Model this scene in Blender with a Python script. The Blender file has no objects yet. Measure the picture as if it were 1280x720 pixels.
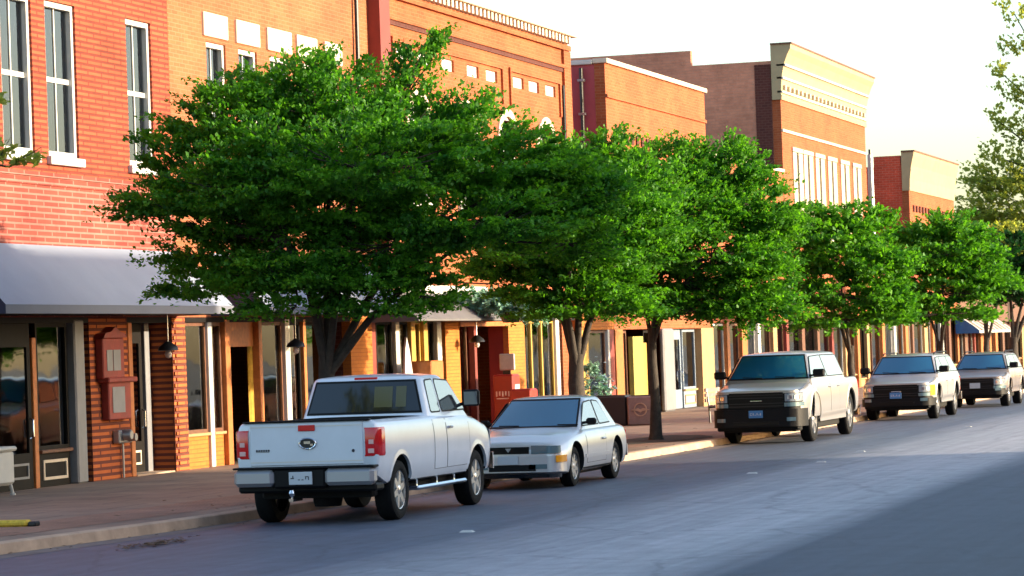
import bpy, bmesh, math, random
import numpy as np
from mathutils import Vector, Matrix
R = math.radians
sc = bpy.context.scene
COL = sc.collection

# ------------------------------------------------------------------ materials
def _nt(name):
    m = bpy.data.materials.new(name); m.use_nodes = True
    nt = m.node_tree; b = nt.nodes['Principled BSDF']
    return m, nt, b
def mat(name, col, rough=.6, metal=0., var=.0, scale=3., bump=0., spec=.5, coat=0., coords='Object', bscale=None, detail=6.):
    """plain surface with noise-driven colour variation and bump"""
    m, nt, b = _nt(name)
    b.inputs['Roughness'].default_value = rough; b.inputs['Metallic'].default_value = metal
    b.inputs['Specular IOR Level'].default_value = spec; b.inputs['Coat Weight'].default_value = coat
    b.inputs['Coat Roughness'].default_value = .06
    if var > 0 or bump > 0:
        tc = nt.nodes.new('ShaderNodeTexCoord')
        n = nt.nodes.new('ShaderNodeTexNoise'); n.inputs['Scale'].default_value = scale; n.inputs['Detail'].default_value = detail
        n.inputs['Roughness'].default_value = .65
        nt.links.new(tc.outputs[coords], n.inputs['Vector'])
        mx = nt.nodes.new('ShaderNodeMix'); mx.data_type = 'RGBA'
        rp = nt.nodes.new('ShaderNodeMapRange'); rp.inputs[1].default_value = .3; rp.inputs[2].default_value = .7
        nt.links.new(n.outputs['Fac'], rp.inputs[0]); nt.links.new(rp.outputs[0], mx.inputs['Factor'])
        mx.inputs['A'].default_value = (*[c*(1-var) for c in col], 1); mx.inputs['B'].default_value = (*[min(1, c*(1+var)) for c in col], 1)
        nt.links.new(mx.outputs['Result'], b.inputs['Base Color'])
        if bump > 0:
            bp = nt.nodes.new('ShaderNodeBump'); bp.inputs['Strength'].default_value = .6; bp.inputs['Distance'].default_value = bump
            n2 = nt.nodes.new('ShaderNodeTexNoise'); n2.inputs['Scale'].default_value = bscale or scale*6; n2.inputs['Detail'].default_value = 4
            nt.links.new(tc.outputs[coords], n2.inputs['Vector'])
            nt.links.new(n2.outputs['Fac'], bp.inputs['Height']); nt.links.new(bp.outputs['Normal'], b.inputs['Normal'])
    else:
        b.inputs['Base Color'].default_value = (*col, 1)
    return m
def brick(name, c1, c2, mortar, bw=.24, bh=.1, ms=.014, bump=.012, var=.25, stain=.5):
    m, nt, b = _nt(name); b.inputs['Roughness'].default_value = .85; b.inputs['Specular IOR Level'].default_value = .25
    uv = nt.nodes.new('ShaderNodeUVMap')
    br = nt.nodes.new('ShaderNodeTexBrick'); br.inputs['Scale'].default_value = 1.
    br.inputs['Brick Width'].default_value = bw; br.inputs['Row Height'].default_value = bh
    br.inputs['Mortar Size'].default_value = ms; br.inputs['Mortar Smooth'].default_value = .15; br.inputs['Bias'].default_value = -.2
    br.inputs['Color1'].default_value = (*c1, 1); br.inputs['Color2'].default_value = (*c2, 1); br.inputs['Mortar'].default_value = (*mortar, 1)
    nt.links.new(uv.outputs[0], br.inputs['Vector'])
    n = nt.nodes.new('ShaderNodeTexNoise'); n.inputs['Scale'].default_value = .55; n.inputs['Detail'].default_value = 8; n.inputs['Roughness'].default_value = .7
    nt.links.new(uv.outputs[0], n.inputs['Vector'])
    rp = nt.nodes.new('ShaderNodeMapRange'); rp.inputs[1].default_value = .28; rp.inputs[2].default_value = .72
    rp.inputs[3].default_value = 1-var; rp.inputs[4].default_value = 1+var*.6
    nt.links.new(n.outputs['Fac'], rp.inputs[0])
    mx = nt.nodes.new('ShaderNodeMix'); mx.data_type = 'RGBA'; mx.blend_type = 'MULTIPLY'; mx.inputs['Factor'].default_value = 1
    nt.links.new(br.outputs['Color'], mx.inputs['A']); nt.links.new(rp.outputs[0], mx.inputs['B'])
    # pale mineral bloom and dark patches with a shape of their own
    n3 = nt.nodes.new('ShaderNodeTexNoise'); n3.inputs['Scale'].default_value = 2.3; n3.inputs['Detail'].default_value = 10; n3.inputs['Roughness'].default_value = .75
    nt.links.new(uv.outputs[0], n3.inputs['Vector'])
    r3 = nt.nodes.new('ShaderNodeMapRange'); r3.inputs[1].default_value = .56; r3.inputs[2].default_value = .78; r3.inputs[4].default_value = stain
    nt.links.new(n3.outputs['Fac'], r3.inputs[0])
    m3 = nt.nodes.new('ShaderNodeMix'); m3.data_type = 'RGBA'; m3.inputs['B'].default_value = (*[c*.45 for c in c2], 1)
    nt.links.new(mx.outputs['Result'], m3.inputs['A']); nt.links.new(r3.outputs[0], m3.inputs['Factor'])
    nt.links.new(m3.outputs['Result'], b.inputs['Base Color'])
    bp = nt.nodes.new('ShaderNodeBump'); bp.inputs['Strength'].default_value = 1; bp.inputs['Distance'].default_value = bump; bp.invert = True
    nt.links.new(br.outputs['Fac'], bp.inputs['Height']); nt.links.new(bp.outputs['Normal'], b.inputs['Normal'])
    return m
def glass_mat(name, tint=(.55, .6, .5), refl=.12, rough=.03):
    m = bpy.data.materials.new(name); m.use_nodes = True; nt = m.node_tree
    nt.nodes.remove(nt.nodes['Principled BSDF']); out = nt.nodes['Material Output']
    t = nt.nodes.new('ShaderNodeBsdfTransparent'); t.inputs[0].default_value = (*tint, 1)
    g = nt.nodes.new('ShaderNodeBsdfGlossy'); g.inputs['Roughness'].default_value = rough; g.inputs[0].default_value = (.9, .93, 1, 1)
    f = nt.nodes.new('ShaderNodeFresnel'); f.inputs[0].default_value = 1.5
    a = nt.nodes.new('ShaderNodeMath'); a.operation = 'ADD'; a.inputs[1].default_value = refl; a.use_clamp = True
    tc = nt.nodes.new('ShaderNodeTexCoord'); n = nt.nodes.new('ShaderNodeTexNoise'); n.inputs['Scale'].default_value = .8
    bp = nt.nodes.new('ShaderNodeBump'); bp.inputs['Distance'].default_value = .01; bp.inputs['Strength'].default_value = .5
    nt.links.new(tc.outputs['Object'], n.inputs['Vector']); nt.links.new(n.outputs['Fac'], bp.inputs['Height'])
    nt.links.new(bp.outputs['Normal'], g.inputs['Normal'])
    mx = nt.nodes.new('ShaderNodeMixShader')
    nt.links.new(f.outputs[0], a.inputs[0]); nt.links.new(a.outputs[0], mx.inputs[0]); nt.links.new(t.outputs[0], mx.inputs[1]); nt.links.new(g.outputs[0], mx.inputs[2])
    nt.links.new(mx.outputs[0], out.inputs[0])
    return m
def leaf_mat(name, c1, c2, trans=.45, tcol=None):
    m = bpy.data.materials.new(name); m.use_nodes = True; nt = m.node_tree
    nt.nodes.remove(nt.nodes['Principled BSDF']); out = nt.nodes['Material Output']
    geo = nt.nodes.new('ShaderNodeNewGeometry')
    mx = nt.nodes.new('ShaderNodeMix'); mx.data_type = 'RGBA'
    mx.inputs['A'].default_value = (*c1, 1); mx.inputs['B'].default_value = (*c2, 1)
    nt.links.new(geo.outputs['Random Per Island'], mx.inputs['Factor'])
    tc = nt.nodes.new('ShaderNodeTexCoord'); nn = nt.nodes.new('ShaderNodeTexNoise'); nn.inputs['Scale'].default_value = 1.6; nn.inputs['Detail'].default_value = 3
    nt.links.new(tc.outputs['Object'], nn.inputs['Vector']); ad = nt.nodes.new('ShaderNodeMath'); ad.operation = 'MULTIPLY_ADD'; ad.inputs[1].default_value = .45
    rr = nt.nodes.new('ShaderNodeMapRange'); rr.inputs[1].default_value = .35; rr.inputs[2].default_value = .65; rr.inputs[4].default_value = .6; nt.links.new(nn.outputs['Fac'], rr.inputs[0])
    nt.links.new(geo.outputs['Random Per Island'], ad.inputs[0]); nt.links.new(rr.outputs[0], ad.inputs[2]); nt.links.new(ad.outputs[0], mx.inputs['Factor'])
    d = nt.nodes.new('ShaderNodeBsdfDiffuse'); t = nt.nodes.new('ShaderNodeBsdfTranslucent')
    nt.links.new(mx.outputs['Result'], d.inputs[0])
    m2 = nt.nodes.new('ShaderNodeMix'); m2.data_type = 'RGBA'; m2.blend_type = 'MULTIPLY'; m2.inputs['Factor'].default_value = 1
    nt.links.new(mx.outputs['Result'], m2.inputs['A']); m2.inputs['B'].default_value = (*(tcol or (1.9, 1.9, .6)), 1)
    nt.links.new(m2.outputs['Result'], t.inputs[0])
    s = nt.nodes.new('ShaderNodeMixShader'); s.inputs[0].default_value = trans
    nt.links.new(d.outputs[0], s.inputs[1]); nt.links.new(t.outputs[0], s.inputs[2])
    g = nt.nodes.new('ShaderNodeBsdfGlossy'); g.inputs['Roughness'].default_value = .55; g.inputs[0].default_value = (.7, .9, .7, 1)
    s2 = nt.nodes.new('ShaderNodeMixShader'); s2.inputs[0].default_value = .025
    nt.links.new(s.outputs[0], s2.inputs[1]); nt.links.new(g.outputs[0], s2.inputs[2])
    nt.links.new(s2.outputs[0], out.inputs[0])
    return m
def emit_mat(name, col, st):
    m, nt, b = _nt(name); b.inputs['Base Color'].default_value = (*col, 1)
    b.inputs['Emission Color'].default_value = (*col, 1); b.inputs['Emission Strength'].default_value = st
    return m

# ------------------------------------------------------------------ object helpers
def tag(o, label=None, cat=None, group=None, kind=None):
    if label: o['label'] = label
    if cat: o['category'] = cat
    if group: o['group'] = group
    if kind: o['kind'] = kind
    return o
def empty(name, loc=(0, 0, 0), rz=0, label=None, cat=None, group=None):
    o = bpy.data.objects.new(name, None); COL.objects.link(o); o.location = loc; o.rotation_euler = (0, 0, rz)
    o.empty_display_size = .2
    return tag(o, label, cat, group)
def link(name, me, parent=None):
    o = bpy.data.objects.new(name, me); COL.objects.link(o)
    if parent is not None: o.parent = parent
    return o

class MB:
    """collects polygons; build() links them as one mesh object. UVs are metres, projected by face direction."""
    def __init__(s): s.v = []; s.f = []; s.mi = []
    def poly(s, pts, m=0):
        n = len(s.v); s.v += [tuple(p) for p in pts]; s.f.append(tuple(range(n, n+len(pts)))); s.mi.append(m); return s
    def mesh(s, vs, fs, m=0):
        n = len(s.v); s.v += [tuple(p) for p in vs]
        for f in fs: s.f.append(tuple(i+n for i in f)); s.mi.append(m)
        return s
    def box(s, x0, x1, y0, y1, z0, z1, m=0, b=0.):
        if x0 > x1: x0, x1 = x1, x0
        if y0 > y1: y0, y1 = y1, y0
        if z0 > z1: z0, z1 = z1, z0
        if b > 0:
            b = min(b, (x1-x0)*.45, (y1-y0)*.45, (z1-z0)*.45)
            vs = []; idx = {}
            for i, x in enumerate((x0, x1)):
                for j, y in enumerate((y0, y1)):
                    for k, z in enumerate((z0, z1)):
                        sx, sy, sz = (1, -1)[i], (1, -1)[j], (1, -1)[k]
                        idx[i, j, k] = len(vs)
                        vs += [(x, y+sy*b, z+sz*b), (x+sx*b, y, z+sz*b), (x+sx*b, y+sy*b, z)]
            q = lambda i, j, k, a: idx[i, j, k]+a
            fs = []
            for a in range(3):
                for c in (0, 1):
                    o1 = [(0, 0), (1, 0), (1, 1), (0, 1)]
                    def key(u, v):
                        t = [0, 0, 0]; t[a] = c; t[(a+1) % 3] = u; t[(a+2) % 3] = v; return t
                    f = [q(*key(u, v), a) for u, v in o1]
                    fs.append(f if c else f[::-1])
            for a in range(3):   # edges along axis a
                for u in (0, 1):
                    for v in (0, 1):
                        def key(w):
                            t = [0, 0, 0]; t[a] = w; t[(a+1) % 3] = u; t[(a+2) % 3] = v; return t
                        p, r = (a+1) % 3, (a+2) % 3
                        f = [q(*key(0), p), q(*key(1), p), q(*key(1), r), q(*key(0), r)]
                        fs.append(f if (u+v) % 2 else f[::-1])
            for i in (0, 1):
                for j in (0, 1):
                    for k in (0, 1):
                        f = [q(i, j, k, 0), q(i, j, k, 1), q(i, j, k, 2)]
                        fs.append(f if (i+j+k) % 2 else f[::-1])
            return s.mesh(vs, fs, m)
        vs = [(x0, y0, z0), (x1, y0, z0), (x1, y1, z0), (x0, y1, z0), (x0, y0, z1), (x1, y0, z1), (x1, y1, z1), (x0, y1, z1)]
        return s.mesh(vs, [(0, 3, 2, 1), (4, 5, 6, 7), (0, 1, 5, 4), (1, 2, 6, 5), (2, 3, 7, 6), (3, 0, 4, 7)], m)
    def tube(s, pts, rad, n=8, m=0, cap=True):
        pts = [Vector(p) for p in pts]
        if not hasattr(rad, '__len__'): rad = [rad]*len(pts)
        rings = []; ref = Vector((.3, .2, 1)).normalized(); vs = []
        for i, p in enumerate(pts):
            t = (pts[min(i+1, len(pts)-1)]-pts[max(i-1, 0)]).normalized()
            if abs(t.dot(ref)) > .95: ref = Vector((1, .1, 0)).normalized()
            a = t.cross(ref).normalized(); c = t.cross(a)
            for k in range(n):
                w = 2*math.pi*k/n; vs.append(p+(a*math.cos(w)+c*math.sin(w))*rad[i])
        fs = []
        for i in range(len(pts)-1):
            for k in range(n):
                fs.append((i*n+k, i*n+(k+1) % n, (i+1)*n+(k+1) % n, (i+1)*n+k))
        if cap: fs.append(tuple(range(n))[::-1]); fs.append(tuple((len(pts)-1)*n+k for k in range(n)))
        return s.mesh(vs, fs, m)
    def lathe(s, prof, n=24, axis='z', c=(0, 0, 0), m=0):
        """prof: list of (r, h)"""
        vs = []
        for r_, h in prof:
            for k in range(n):
                w = 2*math.pi*k/n; a, b_ = r_*math.cos(w), r_*math.sin(w)
                p = {'z': (a, b_, h), 'x': (h, a, b_), 'y': (b_, h, a)}[axis]
                vs.append((p[0]+c[0], p[1]+c[1], p[2]+c[2]))
        fs = []
        for i in range(len(prof)-1):
            for k in range(n): fs.append((i*n+k, i*n+(k+1) % n, (i+1)*n+(k+1) % n, (i+1)*n+k))
        return s.mesh(vs, fs, m)
    def prism(s, prof, axis, a0, a1, m=0):
        """closed outline prof (two coordinates) extruded along axis"""
        def P(u, v, a): return {'y': (u, a, v), 'x': (a, u, v), 'z': (u, v, a)}[axis]
        n = len(prof); vs = [P(u, v, a0) for u, v in prof]+[P(u, v, a1) for u, v in prof]
        fs = [(i, (i+1) % n, n+(i+1) % n, n+i) for i in range(n)]+[tuple(range(n))[::-1], tuple(range(n, 2*n))]
        return s.mesh(vs, fs, m)
    def build(s, name, mats, parent=None, smooth=False, ang=35, fix=True, uv=True):
        me = bpy.data.meshes.new(name); me.from_pydata(s.v, [], s.f)
        if not isinstance(mats, (list, tuple)): mats = [mats]
        for q in mats: me.materials.append(q)
        if len(mats) > 1: me.polygons.foreach_set('material_index', s.mi)
        if fix:
            bm = bmesh.new(); bm.from_mesh(me); bmesh.ops.remove_doubles(bm, verts=bm.verts, dist=1e-5)
            bmesh.ops.recalc_face_normals(bm, faces=bm.faces); bm.to_mesh(me); bm.free()
        if smooth:
            me.polygons.foreach_set('use_smooth', [True]*len(me.polygons)); me.set_sharp_from_angle(angle=R(ang))
        if uv:
            me.uv_layers.new(name='UVMap'); L = me.uv_layers[0].data; nv = len(me.loops)
            co = np.empty(len(me.vertices)*3); me.vertices.foreach_get('co', co); co = co.reshape(-1, 3)
            li = np.empty(nv, int); me.loops.foreach_get('vertex_index', li)
            nm = np.empty(len(me.polygons)*3); me.polygons.foreach_get('normal', nm); nm = np.abs(nm.reshape(-1, 3))
            lt = np.empty(len(me.polygons), int); me.polygons.foreach_get('loop_total', lt)
            ax = np.repeat(np.argmax(nm, axis=1), lt); c = co[li]
            u = np.where(ax == 0, c[:, 1], c[:, 0]); v = np.where(ax == 2, c[:, 1], c[:, 2])
            L.foreach_set('uv', np.stack([u, v], 1).ravel())
        me.update()
        return link(name, me, parent)

def part(name, m, parent, *boxes, b=0., **kw):
    q = MB()
    for bx in boxes: q.box(*bx, b=b)
    return q.build(name, m, parent, **kw)

def wall_x(mb, X, th, y0, y1, z0, z1, holes, m=0):
    """wall whose face lies at x=X (facing +x), th thick behind, with rectangular holes (ya,yb,za,zb)"""
    ys = sorted({y0, y1, *[min(max(h[i], y0), y1) for h in holes for i in (0, 1)]}); zs = sorted({z0, z1, *[min(max(h[i], z0), z1) for h in holes for i in (2, 3)]})
    def inh(y, z): return any(h[0] < y < h[1] and h[2] < z < h[3] for h in holes)
    solid = {}
    for i in range(len(ys)-1):
        for j in range(len(zs)-1):
            solid[i, j] = not inh((ys[i]+ys[i+1])/2, (zs[j]+zs[j+1])/2)
    B = X-th
    for (i, j), s_ in solid.items():
        if not s_: continue
        a, b, c, d = ys[i], ys[i+1], zs[j], zs[j+1]
        mb.poly([(X, a, c), (X, b, c), (X, b, d), (X, a, d)], m); mb.poly([(B, a, c), (B, a, d), (B, b, d), (B, b, c)], m)
        for (di, dj, q) in ((-1, 0, [(X, a, c), (X, a, d), (B, a, d), (B, a, c)]), (1, 0, [(X, b, c), (B, b, c), (B, b, d), (X, b, d)]),
                            (0, -1, [(X, a, c), (B, a, c), (B, b, c), (X, b, c)]), (0, 1, [(X, a, d), (X, b, d), (B, b, d), (B, a, d)])):
            if not solid.get((i+di, j+dj), False): mb.poly(q, m)
    return mb
# ------------------------------------------------------------------ palette
M = {}
M['brick_red'] = brick('red_orange_brick', (.40, .085, .036), (.33, .062, .027), (.17, .032, .02), bw=.6, bh=.1, ms=.024, bump=.012, var=.3)
M['brick_low'] = brick('weathered_shaded_red_brick', (.31, .062, .042), (.22, .04, .03), (.40, .15, .115), bw=.6, bh=.105, ms=.022, bump=.012, var=.4, stain=.6)  # darker red than the upper wall: its lower shade is painted in
M['brick_yellow'] = brick('ochre_brick', (.37, .11, .045), (.30, .082, .032), (.40, .15, .075), bw=.3, bh=.085, ms=.012, bump=.010, var=.36, stain=.6)
M['brick_orange'] = brick('orange_brick', (.38, .096, .034), (.30, .07, .023), (.39, .135, .06), bw=.3, bh=.09, ms=.012, bump=.009, var=.34, stain=.55)
M['brick_side'] = brick('weathered_brown_brick', (.64, .27, .165), (.54, .22, .135), (.56, .26, .17), bw=.3, bh=.11, ms=.014, bump=.008, var=.45, stain=.8)
M['brick_red_side'] = brick('faded_red_side_brick', (.62, .085, .04), (.5, .065, .03), (.6, .16, .10), bw=.3, bh=.11, ms=.014, var=.45, stain=.7)
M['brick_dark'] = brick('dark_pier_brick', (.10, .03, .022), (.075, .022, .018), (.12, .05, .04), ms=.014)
M['brick_pier'] = brick('pier_brick', (.46, .125, .035), (.38, .09, .028), (.13, .035, .025), bw=.9, bh=.115, ms=.03, bump=.016, var=.3)
M['brick_amber'] = brick('amber_brick', (.47, .16, .03), (.42, .135, .025), (.36, .12, .03), bw=.3, bh=.085, ms=.009, bump=.006, var=.14, stain=.2)
M['maroon'] = mat('maroon_paint', (.36, .055, .065), .7, var=.18, scale=1.2, bump=.004)
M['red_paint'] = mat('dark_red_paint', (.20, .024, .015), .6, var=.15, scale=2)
M['stone'] = mat('pale_stone', (.60, .50, .38), .8, var=.12, scale=2.5, bump=.006)
M['cream'] = mat('cream_painted_metal', (.37, .285, .155), .6, var=.1, scale=1.5)
M['cream2'] = mat('cream_white_panel', (.50, .42, .30), .6, var=.08, scale=3)
M['white'] = mat('white_paint', (.52, .50, .46), .5, var=.06, scale=4)
M['greywhite'] = mat('grey_white_paint', (.20, .20, .21), .5, var=.1, scale=4)
M['wood_orange'] = mat('orange_varnished_wood', (.44, .135, .03), .45, var=.25, scale=8)
M['wood_brown'] = mat('brown_wood', (.13, .05, .024), .5, var=.3, scale=8)
M['wood_yellow'] = mat('yellow_ochre_wood', (.44, .26, .045), .5, var=.2, scale=6)
M['yellow_green'] = mat('yellow_green_paint', (.36, .31, .06), .5, var=.12, scale=4)
M['dark_frame'] = mat('dark_wood_frame', (.008, .006, .005), .6, spec=.15, var=.3, scale=6)
M['blue_grey'] = mat('blue_grey_frame', (.22, .27, .33), .45, var=.15, scale=4)
M['tan'] = mat('tan_plaster', (.40, .23, .10), .75, var=.15, scale=3)
M['panel_olive'] = mat('olive_curtain', (.34, .28, .09), .9, var=.35, scale=2.2)
M['panel_gold'] = mat('gold_curtain', (.6, .40, .11), .85, var=.35, scale=5)
M['panel_grey'] = mat('grey_curtain', (.36, .33, .26), .9, var=.3, scale=3)
M['curtain_white'] = mat('white_curtain', (.62, .54, .42), .9, var=.12, scale=5)
M['interior'] = mat('interior_wall', (.22, .12, .06), .9, var=.4, scale=1.5)
M['interior_floor'] = mat('interior_floor', (.10, .06, .04), .6, var=.3, scale=2)
M['glass'] = glass_mat('shop_glass', (.88, .85, .68), .03)
M['glass_dark'] = glass_mat('dark_shop_glass', (.22, .25, .24), .12)
M['glass_up'] = glass_mat('upper_window_glass', (.85, .86, .82), .06)
M['roof'] = mat('flat_roof_felt', (.09, .085, .08), .9, var=.2, scale=1)
M['awning'] = mat('grey_white_awning_canvas', (.235, .27, .335), .75, var=.05, scale=1.2)
M['awning_val'] = mat('grey_awning_valance', (.13, .14, .175), .75, var=.06, scale=2)
M['awning_navy'] = mat('navy_awning_end_canvas', (.022, .03, .06), .7, var=.2, scale=3)
M['awning_grey'] = mat('slate_grey_awning_canvas', (.11, .105, .11), .8, var=.12, scale=2)
M['awning_blue'] = mat('blue_awning_end_canvas', (.03, .12, .32), .7, var=.2, scale=3)
M['metal_dark'] = mat('dark_iron', (.02, .02, .022), .4, metal=.3)
M['metal_grey'] = mat('galvanised_metal', (.35, .35, .36), .4, metal=.8, var=.1, scale=5)
M['chrome'] = mat('chrome', (.75, .75, .77), .13, metal=1.)
M['bumper_silver'] = mat('brushed_bumper', (.36, .36, .38), .4, metal=.5)
M['alloy'] = mat('alloy_rim', (.62, .60, .58), .28, metal=.9)
M['rubber'] = mat('tyre_rubber', (.007, .007, .008), .8, spec=.15, var=.3, scale=30, bump=.003)
M['black_plastic'] = mat('black_plastic', (.005, .005, .006), .55, spec=.18)
M['black_gloss'] = mat('black_gloss_panel', (.004, .004, .005), .3, spec=.2)
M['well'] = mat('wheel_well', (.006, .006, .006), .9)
M['truck_white'] = mat('white_truck_paint', (.66, .70, .76), .28, coat=.8, var=.05, scale=1.5)
M['sedan_silver'] = mat('silver_sedan_paint', (.60, .59, .59), .28, metal=.3, coat=.6, var=.03, scale=2)
M['tan_paint'] = mat('champagne_paint', (.42, .395, .37), .28, metal=.5, coat=.5, var=.03, scale=2)
M['pearl_paint'] = mat('pearl_white_paint', (.44, .41, .39), .28, metal=.35, coat=.5)
M['bronze_paint'] = mat('dusty_bronze_paint', (.24, .195, .17), .35, metal=.35, coat=.5, var=.1, scale=3)
M['windshield'] = mat('sky_reflection_windshield', (.010, .10, .20), .05, spec=.9, coat=.6)  # reflected sky painted in as a blue base colour
M['side_glass'] = mat('side_window_glass', (.10, .11, .12), .04, metal=.35, spec=1., coat=1.)
M['rear_glass'] = mat('dark_rear_glass', (.008, .010, .014), .05, spec=.6)
M['seen_glass'] = mat('see_through_patch', (.10, .09, .035), .12)
M['lamp_red'] = mat('red_lamp_lens', (.62, .008, .012), .15, coat=.6)
M['lamp_pink'] = mat('clear_lamp_lens', (.75, .45, .42), .12, coat=.6)
M['amber'] = mat('amber_lamp_lens', (.85, .33, .01), .2, coat=.5)
M['headlamp'] = mat('headlamp_lens', (.26, .30, .34), .12, metal=.25, coat=.9)
M['headlamp_teal'] = mat('bluish_headlamp_lens', (.16, .25, .28), .12, metal=.3, coat=.9)
M['plate'] = mat('licence_plate', (.5, .52, .55), .5)
M['plate_blue'] = mat('blue_licence_plate_band', (.06, .2, .42), .5)
M['ink'] = mat('dark_ink', (.02, .02, .03), .6)
M['red_box'] = mat('red_vending_paint', (.36, .022, .012), .45, var=.12, scale=4)
M['sign_white'] = mat('white_sign_face', (.52, .46, .44), .5, var=.1, scale=9)
M['yellow_paint'] = mat('worn_yellow_paint', (.55, .36, .03), .7, var=.4, scale=14)
M['concrete'] = mat('planter_concrete', (.24, .175, .155), .85, var=.2, scale=5, bump=.005)
M['soil'] = mat('dark_soil', (.03, .022, .016), .95, var=.4, scale=12, bump=.02)
M['bark'] = mat('tree_bark', (.045, .034, .026), .9, var=.4, scale=9, bump=.02)
M['leaf'] = leaf_mat('tree_leaf', (.012, .088, .012), (.11, .31, .018))
M['cabinet_red'] = mat('oxblood_paint', (.21, .018, .012), .5, var=.25, scale=6)
M['leaf_y'] = leaf_mat('pale_leaf', (.14, .20, .035), (.30, .33, .07), .55, (1.9, 1.7, .8))
M['leaf_d'] = leaf_mat('dark_leaf', (.006, .045, .014), (.012, .065, .018), .3)
M['leaf_teal'] = leaf_mat('pale_teal_leaf', (.16, .34, .26), (.30, .48, .38), .35, (1.1, 1.2, 1.))
M['flower_red'] = mat('red_petals', (.7, .04, .04), .7)
M['lamp_glow'] = emit_mat('warm_lamp_glow', (1., .55, .2), 6.)

def road_mat():
    m, nt, b = _nt('worn_sun_banded_asphalt')
    tc = nt.nodes.new('ShaderNodeTexCoord'); sp = nt.nodes.new('ShaderNodeSeparateXYZ'); nt.links.new(tc.outputs['Object'], sp.inputs[0])
    mp = nt.nodes.new('ShaderNodeMapping'); mp.inputs['Scale'].default_value = (1.3, .05, 1); nt.links.new(tc.outputs['Object'], mp.inputs[0])
    n1 = nt.nodes.new('ShaderNodeTexNoise'); n1.inputs['Scale'].default_value = 1.; n1.inputs['Detail'].default_value = 5; nt.links.new(mp.outputs[0], n1.inputs['Vector'])
    n2 = nt.nodes.new('ShaderNodeTexNoise'); n2.inputs['Scale'].default_value = 2.; n2.inputs['Detail'].default_value = 8; n2.inputs['Roughness'].default_value = .7; nt.links.new(tc.outputs['Object'], n2.inputs['Vector'])
    n3 = nt.nodes.new('ShaderNodeTexNoise'); n3.inputs['Scale'].default_value = 60.; n3.inputs['Detail'].default_value = 3; nt.links.new(tc.outputs['Object'], n3.inputs['Vector'])
    # lane wear plus sunlit strip and shaded side painted in along x, wobbled
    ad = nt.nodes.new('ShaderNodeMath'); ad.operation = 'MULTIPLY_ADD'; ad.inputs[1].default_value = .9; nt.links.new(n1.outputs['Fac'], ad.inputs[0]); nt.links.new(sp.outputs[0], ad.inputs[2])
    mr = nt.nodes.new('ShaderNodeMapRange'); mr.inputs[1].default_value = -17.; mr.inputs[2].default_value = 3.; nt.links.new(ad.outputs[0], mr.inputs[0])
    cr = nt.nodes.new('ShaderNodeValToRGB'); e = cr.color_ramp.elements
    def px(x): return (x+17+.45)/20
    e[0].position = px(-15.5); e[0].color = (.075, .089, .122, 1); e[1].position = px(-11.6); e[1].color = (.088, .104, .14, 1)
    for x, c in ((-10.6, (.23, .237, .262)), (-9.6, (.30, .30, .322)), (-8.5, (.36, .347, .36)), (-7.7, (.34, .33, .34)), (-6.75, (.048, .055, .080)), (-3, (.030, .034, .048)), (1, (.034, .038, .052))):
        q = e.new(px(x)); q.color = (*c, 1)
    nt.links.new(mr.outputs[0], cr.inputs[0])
    r2 = nt.nodes.new('ShaderNodeMapRange'); r2.inputs[1].default_value = .3; r2.inputs[2].default_value = .7; r2.inputs[3].default_value = .78; r2.inputs[4].default_value = 1.18; nt.links.new(n2.outputs['Fac'], r2.inputs[0])
    r3 = nt.nodes.new('ShaderNodeMapRange'); r3.inputs[1].default_value = .3; r3.inputs[2].default_value = .7; r3.inputs[3].default_value = .8; r3.inputs[4].default_value = 1.2; nt.links.new(n3.outputs['Fac'], r3.inputs[0])
    mu = nt.nodes.new('ShaderNodeMath'); mu.operation = 'MULTIPLY'; nt.links.new(r2.outputs[0], mu.inputs[0]); nt.links.new(r3.outputs[0], mu.inputs[1])
    mx = nt.nodes.new('ShaderNodeMix'); mx.data_type = 'RGBA'; mx.blend_type = 'MULTIPLY'; mx.inputs['Factor'].default_value = 1
    mp5 = nt.nodes.new('ShaderNodeMapping'); mp5.inputs['Scale'].default_value = (5.5, .12, 1); nt.links.new(tc.outputs['Object'], mp5.inputs[0])
    n5 = nt.nodes.new('ShaderNodeTexNoise'); n5.inputs['Scale'].default_value = 1.; n5.inputs['Detail'].default_value = 6; nt.links.new(mp5.outputs[0], n5.inputs['Vector'])
    r5 = nt.nodes.new('ShaderNodeMapRange'); r5.inputs[1].default_value = .3; r5.inputs[2].default_value = .7; r5.inputs[3].default_value = .84; r5.inputs[4].default_value = 1.13; nt.links.new(n5.outputs['Fac'], r5.inputs[0])
    mu5 = nt.nodes.new('ShaderNodeMath'); mu5.operation = 'MULTIPLY'; nt.links.new(mu.outputs[0], mu5.inputs[0]); nt.links.new(r5.outputs[0], mu5.inputs[1])
    nt.links.new(cr.outputs[0], mx.inputs['A']); nt.links.new(mu5.outputs[0], mx.inputs['B'])
    # tar-filled cracks
    vo = nt.nodes.new('ShaderNodeTexVoronoi'); vo.feature = 'DISTANCE_TO_EDGE'; vo.inputs['Scale'].default_value = .35
    mp2 = nt.nodes.new('ShaderNodeMapping'); mp2.inputs['Scale'].default_value = (1, .75, 1)
    no = nt.nodes.new('ShaderNodeMix'); no.data_type = 'RGBA'; no.blend_type = 'ADD'; no.inputs['Factor'].default_value = .6
    nt.links.new(tc.outputs['Object'], mp2.inputs[0]); nt.links.new(mp2.outputs[0], no.inputs['A']); nt.links.new(n2.outputs['Color'], no.inputs['B']); nt.links.new(no.outputs['Result'], vo.inputs['Vector'])
    rc = nt.nodes.new('ShaderNodeMapRange'); rc.inputs[1].default_value = .0; rc.inputs[2].default_value = .018; rc.inputs[3].default_value = .25; rc.inputs[4].default_value = 1.; nt.links.new(vo.outputs['Distance'], rc.inputs[0])
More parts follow.
